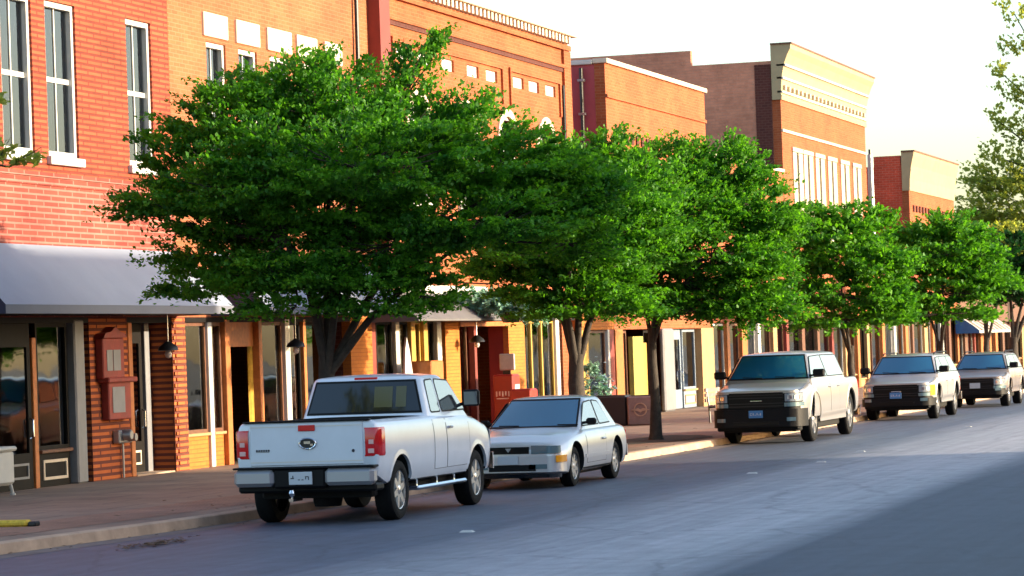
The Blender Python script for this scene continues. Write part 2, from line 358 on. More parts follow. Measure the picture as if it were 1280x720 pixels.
    m4 = nt.nodes.new('ShaderNodeMix'); m4.data_type = 'RGBA'; m4.blend_type = 'MULTIPLY'; m4.inputs['Factor'].default_value = .38
    nt.links.new(mx.outputs['Result'], m4.inputs['A']); nt.links.new(rc.outputs[0], m4.inputs['B'])
    nt.links.new(m4.outputs['Result'], b.inputs['Base Color'])
    b.inputs['Roughness'].default_value = .6; b.inputs['Specular IOR Level'].default_value = .35
    bp = nt.nodes.new('ShaderNodeBump'); bp.inputs['Strength'].default_value = .5; bp.inputs['Distance'].default_value = .01
    nt.links.new(n3.outputs['Fac'], bp.inputs['Height']); nt.links.new(bp.outputs[0], b.inputs['Normal'])
    return m
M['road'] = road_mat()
def paver_mat():
    m = brick('sidewalk_pavers', (.34, .19, .13), (.26, .145, .10), (.12, .08, .062), bw=.2, bh=.1, ms=.006, bump=.003, var=.35, stain=.5)
    return m
M['paver'] = paver_mat()
M['slab'] = brick('sidewalk_slabs', (.28, .195, .145), (.24, .165, .125), (.09, .065, .055), bw=1.5, bh=1.5, ms=.014, bump=.004, var=.4, stain=.5)
M['kerb'] = mat('kerb_concrete', (.42, .29, .20), .85, var=.25, scale=2.5, bump=.006)
M['gutter'] = mat('gutter_concrete', (.15, .12, .11), .85, var=.3, scale=2, bump=.005)
M['ground'] = mat('dry_ground', (.16, .14, .10), .95, var=.3, scale=.3)
WORLD = {}
def link(name, me, parent=None):
    o = bpy.data.objects.new(name, me); COL.objects.link(o)
    if parent is not None:
        o.parent = parent
        if parent.name in WORLD: o.matrix_parent_inverse = WORLD[parent.name]
    return o
def wempty(name, loc, label, cat, group=None):
    """an Empty whose children are written in world coordinates"""
    e = empty(name, loc, 0, label, cat, group); WORLD[e.name] = Matrix.Translation(-Vector(loc)); return e
rng = random.Random(7)

# ------------------------------------------------------------------ ground, road, kerb, sidewalk
g = MB(); g.poly([(-900, -300, -.03), (900, -300, -.03), (900, 1800, -.03), (-900, 1800, -.03)])
tag(g.build('ground', M['ground']), kind='structure')
kerb = [(-30, -18.2), (15, -17.9), (25, -17.4), (34.2, -16.72), (37, -16.3), (40.7, -15.95), (48, -15.62), (61, -15.15), (90, -14.75), (140, -14.4), (420, -14.4)]
def kx(y):
    for (a, xa), (b, xb) in zip(kerb, kerb[1:]):
        if a <= y <= b: return xa+(xb-xa)*(y-a)/(b-a)
ky = [-30]+[i*1. for i in range(16, 140, 1)]+[150+10*i for i in range(28)]
def smooth_kx(y): return sum(kx(min(max(y+d, -30), 419)) for d in (-2, -1, 0, 1, 2))/5
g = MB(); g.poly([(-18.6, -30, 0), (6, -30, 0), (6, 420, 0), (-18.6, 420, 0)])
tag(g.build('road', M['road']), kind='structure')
g = MB()
for a, b in zip(ky, ky[1:]):
    xa, xb = smooth_kx(a), smooth_kx(b)
    g.poly([(-23.6, a, .13), (xa-.2, a, .13), (xb-.2, b, .13), (-23.6, b, .13)])
tag(g.build('sidewalk', M['slab']), kind='structure')
g = MB()
for a, b in zip(ky, ky[1:]):
    xa, xb = smooth_kx(a), smooth_kx(b)
    g.poly([(xa-2.3, a, .134), (xa-.9, a, .134), (xb-.9, b, .134), (xb-2.3, b, .134)])
tag(g.build('path', M['paver']), kind='structure')
g = MB(); g2 = MB(); rk = random.Random(3)
prof = [(-.20, .125), (-.20, .145), (-.03, .145), (-.005, .13), (.0, .10), (.02, -.02)]
yy = [y for y in ky]
for (a, b) in zip(yy, yy[1:]):
    xa, xb = smooth_kx(a), smooth_kx(b)
    for (p, q) in zip(prof, prof[1:]):
        g.poly([(xa+p[0], a, p[1]), (xa+q[0], a, q[1]), (xb+q[0], b, q[1]), (xb+p[0], b, p[1])])
    g2.poly([(xa-.02, a, .006), (xa+.42, a, .004), (xb+.42, b, .004), (xb-.02, b, .006)])
tag(g.build('kerb', M['kerb'], smooth=True, ang=40), kind='structure')
tag(g2.build('gutter', M['gutter']), kind='structure')
# pavement across the street
g = MB(); g.box(6, 12, -30, 420, -.02, .13)
tag(g.build('far_sidewalk', M['kerb']), kind='structure')
g = MB(); g.poly([(-900, 400, .0), (900, 400, .0), (900, 401, .0)])

# ------------------------------------------------------------------ buildings
D = 23.4
def sash(par, ya, yb, za, zb, X, sill=True, curt=.5, lite=2):
    """tall two-over-two sash window in a wall hole"""
    f = MB(); w = .10; xf = X-.045
    f.box(xf-.22, xf, ya, ya+w, za, zb); f.box(xf-.22, xf, yb-w, yb, za, zb); f.box(xf-.22, xf, ya+w, yb-w, zb-w, zb); f.box(xf-.22, xf, ya+w, yb-w, za, za+w); xf -= .055
    zm = (za+zb)/2
    f.box(xf-.07, xf-.01, ya+w, yb-w, zm-.045, zm+.045)
    for k in range(1, lite):
        y = ya+w+(yb-ya-2*w)*k/lite; f.box(xf-.06, xf-.02, y-.02, y+.02, za+w, zm-.045); f.box(xf-.06, xf-.02, y-.02, y+.02, zm+.045, zb-w)
    o = f.build('window', M['white'], par)
    part('pane', M['glass_up'], o, (xf-.045, xf-.038, ya+w, yb-w, za+w, zb-w))
    if curt:
        c = MB(); n = 14; y1 = ya+w+(yb-ya-2*w)*curt
        for k in range(n):
            a = ya+w+(y1-ya-w)*k/n; b = ya+w+(y1-ya-w)*(k+1)/n; xa = xf-.075+.012*math.sin(k*2.1); xb = xf-.075+.012*math.sin((k+1)*2.1)
            c.poly([(xa, a, za+w), (xb, b, za+w), (xb, b, zb-w), (xa, a, zb-w)])
        c.build('curtain', M['curtain_white'], o)
    if sill: part('sill', M['white'], o, (X-.25, X+.09, ya-.08, yb+.08, za-.15, za), b=.01)
    return o
def shopwin(par, ya, yb, X, z0=.13, z1=3.05, bulk=.75, fm='dark_frame', bm='tan', mull=(), mm=None, cur=None, gl='glass', panel=True, fw=.07):
    f = MB(); zb = bulk
    for a, b in ((ya, ya+fw), (yb-fw, yb)): f.box(X-.08, X, a, b, zb, z1)
    f.box(X-.08, X, ya+fw, yb-fw, z1-fw, z1); f.box(X-.08, X, ya+fw, yb-fw, zb, zb+fw)
    o = f.build('shop_window', M[fm], par)
    part('pane', M[gl], o, (X-.05, X-.04, ya+fw, yb-fw, zb+fw, z1-fw))
    for y in mull: part('mullion', M[mm or fm], o, (X-.09, X+.02, y-.05, y+.05, zb+.001, z1-.001), b=.008)
    if bulk > .2:
        q = part('bulkhead', M[bm], par, (X-.12, X-.005, ya, yb, z0, zb-.06))
        part('sill', M['tan'] if bm != 'dark_frame' else M['wood_brown'], q, (X-.12, X+.07, ya-.002, yb+.002, zb-.06, zb), b=.01)
        if panel:
            p = MB(); a, b, c, d = ya+.15, yb-.15, z0+.12, zb-.18
            if d-c > .1:
                for bx in ((a, b, c, c+.05), (a, b, d-.05, d), (a, a+.05, c+.05, d-.05), (b-.05, b, c+.05, d-.05)): p.box(X-.004, X+.02, *bx)
                p.build('panel_moulding', M['stone'] if bm == 'dark_frame' else M['tan'], q)
    if cur:
        if isinstance(cur, str): cur = [(0, 1, cur)]
        for s, e, cm in cur:
            c = MB(); a0, b0 = ya+(yb-ya)*s, ya+(yb-ya)*e; n = max(6, int((b0-a0)/.09))
            for k in range(n):
                a = a0+(b0-a0)*k/n; b = a0+(b0-a0)*(k+1)/n; xa = X-.3+.035*math.sin(k*1.9); xb = X-.3+.035*math.sin((k+1)*1.9)
                c.poly([(xa, a, max(zb, .4)), (xb, b, max(zb, .4)), (xb, b, z1), (xa, a, z1)])
            c.build('curtain', M[cm], o)
    return o
def shopdoor(par, ya, yb, X, z0=.13, z1=2.6, fm='dark_frame', gl='glass_dark', kick=True, transom=None, hand=True, km='stone', ztop=3.05):
    f = MB(); fw = .13
    f.box(X-.06, X, ya, ya+fw, z0, z1); f.box(X-.06, X, yb-fw, yb, z0, z1); f.box(X-.06, X, ya+fw, yb-fw, z1-fw, z1); f.box(X-.06, X, ya+fw, yb-fw, z0, z0+.62)
    o = f.build('door', M[fm], par)
    part('pane', M[gl], o, (X-.035, X-.025, ya+fw, yb-fw, z0+.62, z1-fw))
    if kick:
        p = MB(); a, b, c, d = ya+.2, yb-.2, z0+.18, z0+.45
        for bx in ((a, b, c, c+.04), (a, b, d-.04, d), (a, a+.04, c+.04, d-.04), (b-.04, b, c+.04, d-.04)): p.box(X+.001, X+.02, *bx)
        p.build('kick_panel', M[km], o)
    if hand:
        h = MB(); h.tube([(X+.0, yb-.07, 1.0), (X+.06, yb-.07, 1.03), (X+.06, yb-.07, 1.32), (X, yb-.07, 1.35)], .018, 8); h.build('handle', M['chrome'], o, smooth=True)
    if z1 < ztop-.05:
        part('transom', M[transom or fm], par, (X-.08, X-.002, ya, yb, z1, ztop))
    return o
def post(par, ya, yb, X, m, z0=.13, z1=3.06, dx=.16, name='post', b=.01): return part(name, M[m], par, (X-dx, X, ya, yb, z0, z1), b=b)
def pier(par, ya, yb, X, m, z1=3.1, back=.6, cap=None): return part('pier', M[m], par, (X-back, X, ya, yb, .1, z1))
def shell(par, y0, y1, top, wm, holes=(), sm=None, zg=3.1, depth=22., X=-D, left=True, right=True, inset=.9, sidetop=None, shopdepth=4.5):
    f = MB(); wall_x(f, X, .32, y0, y1, zg, top, list(holes)); f.build('front_wall', M[wm], par)
    sm = sm or wm; st = sidetop or top
    if left: part('side_wall', M[sm], par, (X-depth, X-.323, y0, y0+.3, -.02, st-.02))
    if right: part('side_wall', M[sm], par, (X-depth, X-.323, y1-.3, y1, -.02, st-.02))
    part('back_wall', M[sm], par, (X-depth-.3, X-depth-.003, y0, y1, -.02, st-.3))
    part('roof', M['roof'], par, (X-depth, X-.323, y0+.303, y1-.303, top-inset-.2, top-inset))
    i = MB(); a, b = y0+.31, y1-.31
    i.poly([(X-shopdepth, a, .14), (X-shopdepth, b, .14), (X-shopdepth, b, zg+.1), (X-shopdepth, a, zg+.1)])
    i.poly([(X-1.6, a, zg+.12), (X-1.6, b, zg+.12), (X-1.6, b, top-inset-.21), (X-1.6, a, top-inset-.21)])
    i.poly([(X-shopdepth, a, zg+.1), (X-.33, a, zg+.1), (X-.33, b, zg+.1), (X-shopdepth, b, zg+.1)])
    i.build('interior_wall', M['interior'], par)
    q = MB(); q.poly([(X-shopdepth, a, .145), (X-.1, a, .145), (X-.1, b, .145), (X-shopdepth, b, .145)]); q.build('interior_floor', M['interior_floor'], par)
def awning(name, y0, y1, X, label, prof, cm='awning', vm='awning_val', em='awning_navy', group='awnings over the shop fronts', soft=True, stripes=None):
    e = wempty(name, (X, (y0+y1)/2, prof[-1][1]), label, 'awning', group)
    f = MB(); n = max(4, int((y1-y0)/1.1)); pr = prof[:-1]
    vs = []; m = len(pr)
    for j in range(n*3+1):
        y = y0+(y1-y0)*j/(n*3); sag = .018*(1-math.cos(2*math.pi*(j % 3)/3))
        for k, (dx, z) in enumerate(pr): vs.append((X+dx, y, z-sag*math.sin(math.pi*k/(m-1))))
    fs = [(j*m+k, j*m+k+1, (j+1)*m+k+1, (j+1)*m+k) for j in range(n*3) for k in range(m-1)]
    f.mesh(vs, fs)
    if stripes:
        f.mi = [1 if (j // 2) % 2 else 0 for j in range(n*3) for k in range(m-1)]
        f.build('canopy', [M[cm], M[stripes]], e, smooth=True, ang=50)
    else: f.build('canopy', M[cm], e, smooth=True, ang=50)
    zo, zi = prof[-2][1], prof[-1][1]; xo = prof[-1][0]
    fr_ = MB(); fr_.tube([(X+xo-.03, y0, zo-.01), (X+xo-.03, y1, zo-.01)], .018, 6); fr_.build('front_bar', M['metal_grey'], e)
    v = MB(); v.box(X+xo-.012, X+xo+.003, y0, y1, zi, zo-.002); v.build('valance', M[vm], e)
    for y in (y0, y1):
        q = MB(); out = [(X+dx, z) for dx, z in prof]+[(X, zi+.0)]
        q.prism(out, 'y', y-.006, y+.006); q.build('end_panel', M[em], e)
    s = MB(); s.box(X+.02, X+xo-.03, y0+.02, y1-.02, zi+.01, zi+.03); s.build('soffit', M['dark_frame'], e)
    return e

# --- first building: red brick with tall sash windows
b1 = wempty('brick_building', (-D, 49.5, .13), 'two storey red brick building with tall white sash windows above a grey awning', 'building')
W1 = [(44.6, 45.85), (48.62, 49.86), (50.42, 51.70), (53.97, 55.15)]
shell(b1, 41.0, 56.0, 11.6, 'brick_red', [(a, b, 5.95, 8.72) for a, b in W1])
for a, b in W1: sash(b1, a, b, 5.95, 8.72, -D, curt=.74)
part('lower_brickwork', M['brick_low'], b1, (-D+.001, -D+.022, 41, 55.99, 3.11, 5.42))
part('brick_band', M['brick_low'], b1, (-D, -D+.05, 41, 56, 5.42, 5.56), (-D, -D+.09, 41, 56, 5.56, 5.64))
part('cornice', M['brick_red'], b1, (-D, -D+.2, 41, 56, 11.2, 11.6))
part('soffit_board', M['dark_frame'], b1, (-D-.6, -D-.001, 41.3, 55.7, 3.0, 3.1))
Xr = -D-.12
shopdoor(b1, 47.25, 49.62, Xr, z1=2.72, km='greywhite', ztop=3.0)
post(b1, 49.66, 49.82, Xr+.03, 'wood_orange', z1=2.75)
shopwin(b1, 49.86, 51.15, Xr, bm='dark_frame', bulk=.78, gl='glass_dark', z1=3.0, fm='dark_frame')
shopwin(b1, 43.0, 47.2, Xr, bm='dark_frame', bulk=.78, gl='glass_dark', z1=3.0)
post(b1, 51.2, 51.62, -D+.02, 'greywhite', dx=.3, name='column', b=.03)
pier(b1, 51.86, 53.58, -D, 'brick_pier')
post(b1, 53.585, 53.76, -D+.02, 'wood_orange', dx=.2, z1=3.0)
shopdoor(b1, 53.95, 55.30, -D-.47, z1=2.75, gl='glass_dark', ztop=3.0)
post(b1, 55.36, 55.58, -D-.42, 'greywhite', dx=.1, z1=3.0)
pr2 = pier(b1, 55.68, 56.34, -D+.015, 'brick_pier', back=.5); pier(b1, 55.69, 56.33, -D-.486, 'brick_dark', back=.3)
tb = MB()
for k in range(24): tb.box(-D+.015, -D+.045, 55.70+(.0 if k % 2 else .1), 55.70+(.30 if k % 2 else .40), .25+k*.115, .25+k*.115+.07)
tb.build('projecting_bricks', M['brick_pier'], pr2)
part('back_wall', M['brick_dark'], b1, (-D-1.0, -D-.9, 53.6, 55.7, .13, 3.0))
part('doorway_threshold', M['kerb'], b1, (-D-.5, -D+.02, 53.8, 55.6, .13, .16))

# --- second: ochre brick with white lintels
b2 = wempty('brick_building', (-D, 62, .13), 'ochre brick building with a row of white stone lintel blocks, behind the biggest tree', 'building')
W2 = [(57.95, 59.0), (59.7, 60.75), (61.5, 62.6), (63.25, 64.25), (64.98, 65.8)]
L2 = [(57.78, 59.07), (59.55, 60.86), (61.32, 62.75), (63.09, 64.34), (64.85, 65.95)]
shell(b2, 56.01, 67.86, 12.3, 'brick_yellow', [(a, b, 5.95, 8.62) for a, b in W2])
for a, b in W2: sash(b2, a, b, 5.95, 8.62, -D, curt=.45)
for a, b in L2: part('lintel', M['stone'], b2, (-D-.1, -D+.05, a, b, 8.72, 9.2), b=.012)
d = MB(); d.tube([(-D+.09, 66.9, 5), (-D+.09, 66.86, 8), (-D+.09, 66.92, 12)], .05, 8); d.build('drain_pipe', M['metal_dark'], b2, smooth=True)
part('brick_band', M['brick_yellow'], b2, (-D, -D+.05, 56.01, 67.8, 5.4, 5.56))
part('soffit_board', M['dark_frame'], b2, (-D-.6, -D-.001, 56.4, 67.5, 3.0, 3.1))
shopwin(b2, 56.36, 57.60, -D-.08, bm='brick_amber', bulk=.82, cur=[(0, .75, 'panel_olive')], fm='wood_brown', z1=3.0, panel=False)
post(b2, 57.60, 57.80, -D-.02, 'white')
shopwin(b2, 57.80, 58.4, -D-.08, bm='brick_amber', bulk=.82, fm='wood_brown', z1=3.0, panel=False)
post(b2, 58.42, 58.67, -D+.02, 'wood_orange')
shopdoor(b2, 58.75, 60.55, -D-.9, z1=2.45, transom='wood_orange', kick=False, fm='wood_brown', ztop=3.0)
part('transom_panel', M['wood_orange'], b2, (-D-.2, -D-.1, 58.68, 60.26, 2.5, 3.0))
post(b2, 60.27, 60.45, -D+.02, 'wood_orange')
shopwin(b2, 60.46, 61.85, -D-.08, bm='brick_amber', bulk=.5, cur=[(.1, .9, 'panel_gold')], fm='wood_brown', z1=3.0)
post(b2, 61.86, 62.14, -D-.0, 'white')
shopwin(b2, 62.15, 62.95, -D-.08, bm='dark_frame', bulk=.6, fm='dark_frame', gl='glass_dark', z1=3.0)
post(b2, 62.97, 63.12, -D+.0, 'wood_orange')
shopwin(b2, 63.13, 65.9, -D-.42, bm='dark_frame', bulk=.6, gl='glass_dark', z1=3.0, cur=[(.2, .5, 'panel_olive')])
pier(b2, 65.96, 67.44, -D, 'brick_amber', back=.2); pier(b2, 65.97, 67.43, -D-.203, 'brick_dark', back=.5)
post(b2, 67.45, 67.85, -D-.05, 'red_paint')

# --- third: orange brick with dentil cornice
b3 = wempty('brick_building', (-D, 76.5, .13), 'orange brick building with a toothed stone cornice and a row of small white square vents', 'building')
SQ = [69.9, 71.5, 73.4, 75.5, 77.15, 79.6, 81.1, 82.75]
AR = [(70.6, 72.2), (74.4, 76.0), (78.1, 79.7), (81.75, 83.45)]
shell(b3, 67.87, 85.2, 11.15, 'brick_orange', [(a, b, 5.9, 8.4) for a, b in AR]+[(y, y+1.0, 9.22, 9.52) for y in SQ])
for a, b in AR:
    o = sash(b3, a, b, 5.9, 8.4, -D, curt=.8)
    r = (b-a)/2; cy = (a+b)/2; zc = 8.4-r; n = 14; am = MB(); pts = [(cy-r*math.cos(math.pi*k/n), zc+r*math.sin(math.pi*k/n)) for k in range(n+1)]
    for (p, q) in zip(pts, pts[1:]):
        am.poly([(-D-.004, p[0], p[1]), (-D-.004, q[0], q[1]), (-D-.004, q[0], 8.4), (-D-.004, p[0], 8.4)]); am.poly([(-D-.004, p[0], p[1]), (-D-.15, p[0], p[1]), (-D-.15, q[0], q[1]), (-D-.004, q[0], q[1])])
    am.build('arch_brickwork', M['brick_orange'], b3)
    rg = MB()
    for k in range(n):
        p, q = pts[k], pts[k+1]; s = (r+.2)/r
        P = [(cy+(u-cy)*s, zc+(v-zc)*s) for u, v in (p, q)]
        rg.prism([p, q, P[1], P[0]], 'x', -D-.002, -D+.05)
    rg.build('window_arch', M['stone'], b3)
for y in SQ: part('vent_panel', M['sign_white'], b3, (-D-.12, -D-.06, y, y+1.0, 9.22, 9.52))
fr = MB()
for y0, y1 in ((69.5, 78.6), (79.2, 84.2)):
    fr.box(-D, -D+.06, y0, y1, 9.62, 9.72); fr.box(-D, -D+.06, y0, y0+.12, 8.7, 9.62); fr.box(-D, -D+.06, y1-.12, y1, 8.7, 9.62)
fr.build('brick_panel_frame', M['brick_orange'], b3)
part('brick_band', M['brick_dark'], b3, (-D, -D+.045, 68.9, 84.9, 9.99, 10.1)); part('brick_band', M['brick_orange'], b3, (-D, -D+.09, 68.9, 84.9, 10.1, 10.2))
c = part('cornice', M['brick_orange'], b3, (-D, -D+.1, 67.87, 85.2, 10.62, 10.76))
part('coping', M['stone'], c, (-D-.34, -D+.3, 67.87, 85.25, 11.0, 11.16), b=.02)
y = 68.0
while y < 85.0: part('dentil', M['stone'], c, (-D, -D+.2, y, y+.16, 10.8, 11.0)); y += .34
part('pilaster', M['red_paint'], b3, (-D, -D+.3, 67.9, 68.62, 3.6, 11.0)); part('pilaster', M['brick_orange'], b3, (-D, -D+.08, 84.5, 85.2, 3.6, 10.6))
part('downspout', M['metal_dark'], b3, (-D+.0, -D+.09, 84.3, 84.4, 4, 9.6))
part('soffit_board', M['dark_frame'], b3, (-D-.6, -D-.001, 68.2, 84.9, 3.0, 3.1))
shopwin(b3, 68.0, 69.15, -D-.1, bm='wood_brown', bulk=.6, cur='panel_grey', fm='dark_frame', z1=3.0)
post(b3, 69.15, 69.42, -D, 'white')
shopwin(b3, 69.43, 70.3, -D-.1, bm='wood_brown', bulk=.6, cur='panel_grey', z1=3.0)
post(b3, 70.3, 70.6, -D, 'wood_yellow'); shopwin(b3, 70.61, 71.25, -D-.1, bm='wood_brown', bulk=.6, fm='wood_yellow', cur='panel_gold', z1=3.0); post(b3, 71.26, 71.55, -D, 'wood_yellow')
shopwin(b3, 71.56, 72.3, -D-.1, bm='wood_brown', bulk=.6, cur='panel_grey', z1=3.0); post(b3, 72.3, 72.62, -D, 'white')
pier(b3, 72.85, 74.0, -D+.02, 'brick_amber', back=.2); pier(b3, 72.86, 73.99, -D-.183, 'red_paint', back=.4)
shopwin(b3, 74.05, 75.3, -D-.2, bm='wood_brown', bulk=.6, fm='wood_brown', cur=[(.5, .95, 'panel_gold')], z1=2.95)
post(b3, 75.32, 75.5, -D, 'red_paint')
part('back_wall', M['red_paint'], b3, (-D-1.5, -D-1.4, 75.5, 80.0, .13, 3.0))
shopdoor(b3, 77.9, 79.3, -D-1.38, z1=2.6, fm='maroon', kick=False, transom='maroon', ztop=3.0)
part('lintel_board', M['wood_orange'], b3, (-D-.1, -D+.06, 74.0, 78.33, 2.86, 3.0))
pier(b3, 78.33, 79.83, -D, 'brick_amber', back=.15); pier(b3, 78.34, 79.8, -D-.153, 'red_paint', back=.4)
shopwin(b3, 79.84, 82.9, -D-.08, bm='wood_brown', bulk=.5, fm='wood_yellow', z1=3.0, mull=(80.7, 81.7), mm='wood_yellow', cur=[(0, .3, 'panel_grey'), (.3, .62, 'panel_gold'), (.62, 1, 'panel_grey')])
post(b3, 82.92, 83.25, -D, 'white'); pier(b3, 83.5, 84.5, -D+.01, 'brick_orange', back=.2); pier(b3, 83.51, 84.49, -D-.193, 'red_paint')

# --- one storey shop filling the gap
bg = wempty('infill_shop', (-D, 87.3, .13), 'single storey orange fronted shop squeezed between two taller brick buildings', 'shop')
shell(bg, 85.21, 89.2, 4.3, 'brick_amber', zg=2.72, left=False, right=False, inset=.4)
post(bg, 85.6, 86.3, -D, 'wood_yellow', z1=2.72); shopwin(bg, 86.4, 88.45, -D-.08, fm='wood_brown', bm='tan', bulk=.6, z1=2.7, cur='panel_olive'); post(bg, 88.5, 88.7, -D, 'white', z1=2.72); pier(bg, 88.72, 89.2, -D, 'red_paint', z1=2.72)

# --- fourth: lower orange brick, maroon side wall
b4 = wempty('brick_building', (-D, 96, .13), 'low orange brick building with pale coping and a maroon painted side wall', 'building')
shell(b4, 89.25, 102.3, 10.62, 'brick_orange', sm='maroon', zg=2.72)
part('coping', M['stone'], b4, (-D-.36, -D+.1, 89.2, 102.35, 10.62, 10.76), b=.015)
part('side_coping', M['white'], b4, (-D-22, -D-.37, 89.18, 89.6, 10.60, 10.74), b=.015)
y = 90.2
while y < 101.5: part('brick_dentil', M['brick_dark'], b4, (-D, -D+.05, y, y+.28, 8.35, 8.62)); y += .62
part('brick_band', M['brick_orange'], b4, (-D, -D+.06, 89.25, 102.3, 9.6, 9.7))
dd = MB(); dd.tube([(-D-.7, 89.14, 10.5), (-D-.7, 89.14, 4)], .06, 8)
dd.build('downspout', M['metal_dark'], b4, smooth=True)
for z in (10.1, 9.1, 8.2, 7.2): part('pipe_bracket', M['metal_grey'], b4, (-D-.80, -D-.60, 89.06, 89.24, z, z+.07))
pier(b4, 89.3, 90.2, -D+.02, 'wood_orange', z1=2.72)
shopwin(b4, 90.25, 91.4, -D-.2, z1=2.68, fm='wood_brown', bulk=.5, gl='glass_dark', cur=[(.3, .7, 'panel_olive')])
post(b4, 91.45, 92.7, -D, 'yellow_green', z1=2.5); post(b4, 92.71, 93.5, -D-.1, 'wood_yellow', z1=2.3)
shopwin(b4, 93.52, 94.45, -D-.2, z1=2.68, bulk=.5, gl='glass_dark')
post(b4, 94.5, 95.85, -D+.22, 'greywhite', z1=2.72, name='column', b=.05)
post(b4, 96.0, 96.6, -D-.0, 'wood_yellow', z1=2.6)
shopdoor(b4, 96.65, 98.6, -D-.25, z1=2.5, fm='blue_grey', kick=False, transom='blue_grey', ztop=2.7); shopwin(b4, 98.65, 100.4, -D-.2, z1=2.68, fm='blue_grey', bm='blue_grey', bulk=.75, gl='glass_dark')
pier(b4, 100.5, 102.3, -D+.02, 'tan', z1=2.72)

def strips(par, y0, y1, z1, X=-D, seed=1):
    """small shop front of posts and windows"""
    r = random.Random(seed); y = y0+.35
    while y < y1-1.6:
        w = r.uniform(1.5, 2.6); w = min(w, y1-.5-y)
        shopwin(par, y, y+w, X-.12, z1=z1-.04, bulk=r.choice([.5, .7]), fm=r.choice(['wood_brown', 'dark_frame', 'white']), bm=r.choice(['tan', 'wood_brown', 'tan']), gl=r.choice(['glass', 'glass_dark']), cur=r.choice(['panel_olive', 'panel_gold', 'panel_grey', None]), panel=False)
        y += w+.01; p = r.uniform(.35, 1.0)
        post(par, y, min(y+p, y1-.05), X+.01, r.choice(['wood_orange', 'tan', 'white', 'wood_brown', 'red_paint', 'wood_orange']), z1=z1+.01, name='pier', b=0)
        y += p+.01
b4c = wempty('brick_shop', (-D, 108.6, .13), 'plain low orange brick shop half hidden behind the second big tree crown', 'shop')
shell(b4c, 102.31, 115.0, 8.5, 'brick_orange', sm='brick_side', zg=2.9, right=False); strips(b4c, 102.3, 115, 2.9, seed=4)
part('coping', M['stone'], b4c, (-D-.34, -D+.08, 102.31, 115.0, 8.5, 8.62))

# --- fifth: tall with cream cornice
b5 = wempty('brick_building', (-D, 124, .13), 'tall orange brick building with a big flared cream cornice and tall white windows', 'building')
W5 = [116.9, 119.0, 121.4, 124.0, 126.8, 129.6]
shell(b5, 115.1, 133.0, 13.0, 'brick_orange', [(y, y+1.9, 5.9, 9.42) for y in W5], sm='brick_side', zg=3.2, sidetop=12.75)
part('raised_parapet', M['brick_side'], b5, (-D-22, -D-3.4, 115.1, 115.4, 12.73, 13.3))
part('quoins', M['brick_dark'], b5, (-D-.95, -D-.33, 115.05, 115.099, 6, 12.6))
for y in W5:
    o = sash(b5, y, y+1.9, 5.9, 9.42, -D, curt=1., lite=2)
    part('shutter', M['cream2'], o, (-D-.05, -D+.04, y+.02, y+.72, 5.95, 9.38)); part('shutter', M['cream2'], o, (-D-.05, -D+.04, y+1.12, y+1.88, 5.95, 9.38)); part('window_head', M['cream2'], o, (-D-.04, -D+.06, y-.06, y+1.96, 9.4, 9.56))
prof5 = [(-D-.3, 11.25), (-D+.06, 11.25), (-D+.08, 11.4), (-D+.05, 11.45), (-D+.07, 11.8), (-D+.10, 12.1), (-D+.16, 12.4), (-D+.25, 12.7), (-D+.35, 12.95), (-D+.46, 13.15), (-D+.48, 13.32), (-D-.3, 13.32)]
q = MB(); q.prism(prof5, 'y', 115.0, 133.1); cn = q.build('cornice', M['cream'], b5)
y = 115.3
while y < 132.8: part('bracket', M['cream2'], cn, (-D+.05, -D+.17, y, y+.25, 11.62, 11.8)); y += .8
for z_, dx_ in ((12.02, .16), (12.5, .27), (11.5, .12)): part('moulding', M['white'], cn, (-D-.1, -D+dx_, 115.0, 133.1, z_, z_+.09), b=.01)
part('coping', M['wood_brown'], cn, (-D-.3, -D+.52, 114.95, 133.15, 13.32, 13.38))
part('brick_band', M['stone'], b5, (-D, -D+.06, 115.1, 133, 10.05, 10.15))
strips(b5, 115.1, 133, 3.2, seed=9)
b5c = wempty('brick_shop', (-D, 138.5, .13), 'small brown brick shop between the two buildings with cream cornices', 'shop')
shell(b5c, 133.02, 144.0, 6.4, 'brick_orange', sm='brick_side', zg=3.0, left=False, right=False); strips(b5c, 133, 144, 3.0, seed=12)
# --- sixth
b6 = wempty('brick_building', (-D, 151, .13), 'distant red brick building with a flared cream parapet and stepped dark side wall', 'building')
shell(b6, 144.1, 158.0, 10.4, 'brick_orange', sm='brick_red_side', zg=3.0, sidetop=10.15)
part('raised_parapet', M['brick_red_side'], b6, (-D-1.6, -D-.35, 144.1, 144.4, 10.13, 10.6))
q = MB(); q.prism([(-D-.3, 8.95), (-D+.05, 8.95), (-D+.08, 9.5), (-D+.16, 10.1), (-D+.28, 10.6), (-D+.3, 10.75), (-D-.3, 10.75)], 'y', 144.05, 158.05); cn6 = q.build('cornice', M['cream'], b6); part('coping', M['wood_brown'], cn6, (-D-.3, -D+.34, 144.0, 158.1, 10.75, 10.82))
y = 145
while y < 157: part('brick_dentil', M['brick_dark'], b6, (-D, -D+.06, y, y+.4, 8.0, 8.3)); y += .9
if 1: strips(b6, 144.1, 158, 3.0, seed=15)
b7 = wempty('wooden_shop', (-D, 172, .13), 'far low brown board fronted shop under the striped awning', 'shop')
shell(b7, 158.05, 186.0, 5.2, 'wood_brown', zg=2.8); strips(b7, 158, 186, 2.8, seed=21)
b8 = wempty('brick_shop', (-D, 210, .13), 'farthest plain orange brick shop at the end of the row', 'shop')
shell(b8, 186.05, 240.0, 6.5, 'brick_orange', zg=3.0); strips(b8, 186, 240, 3.0, seed=23)

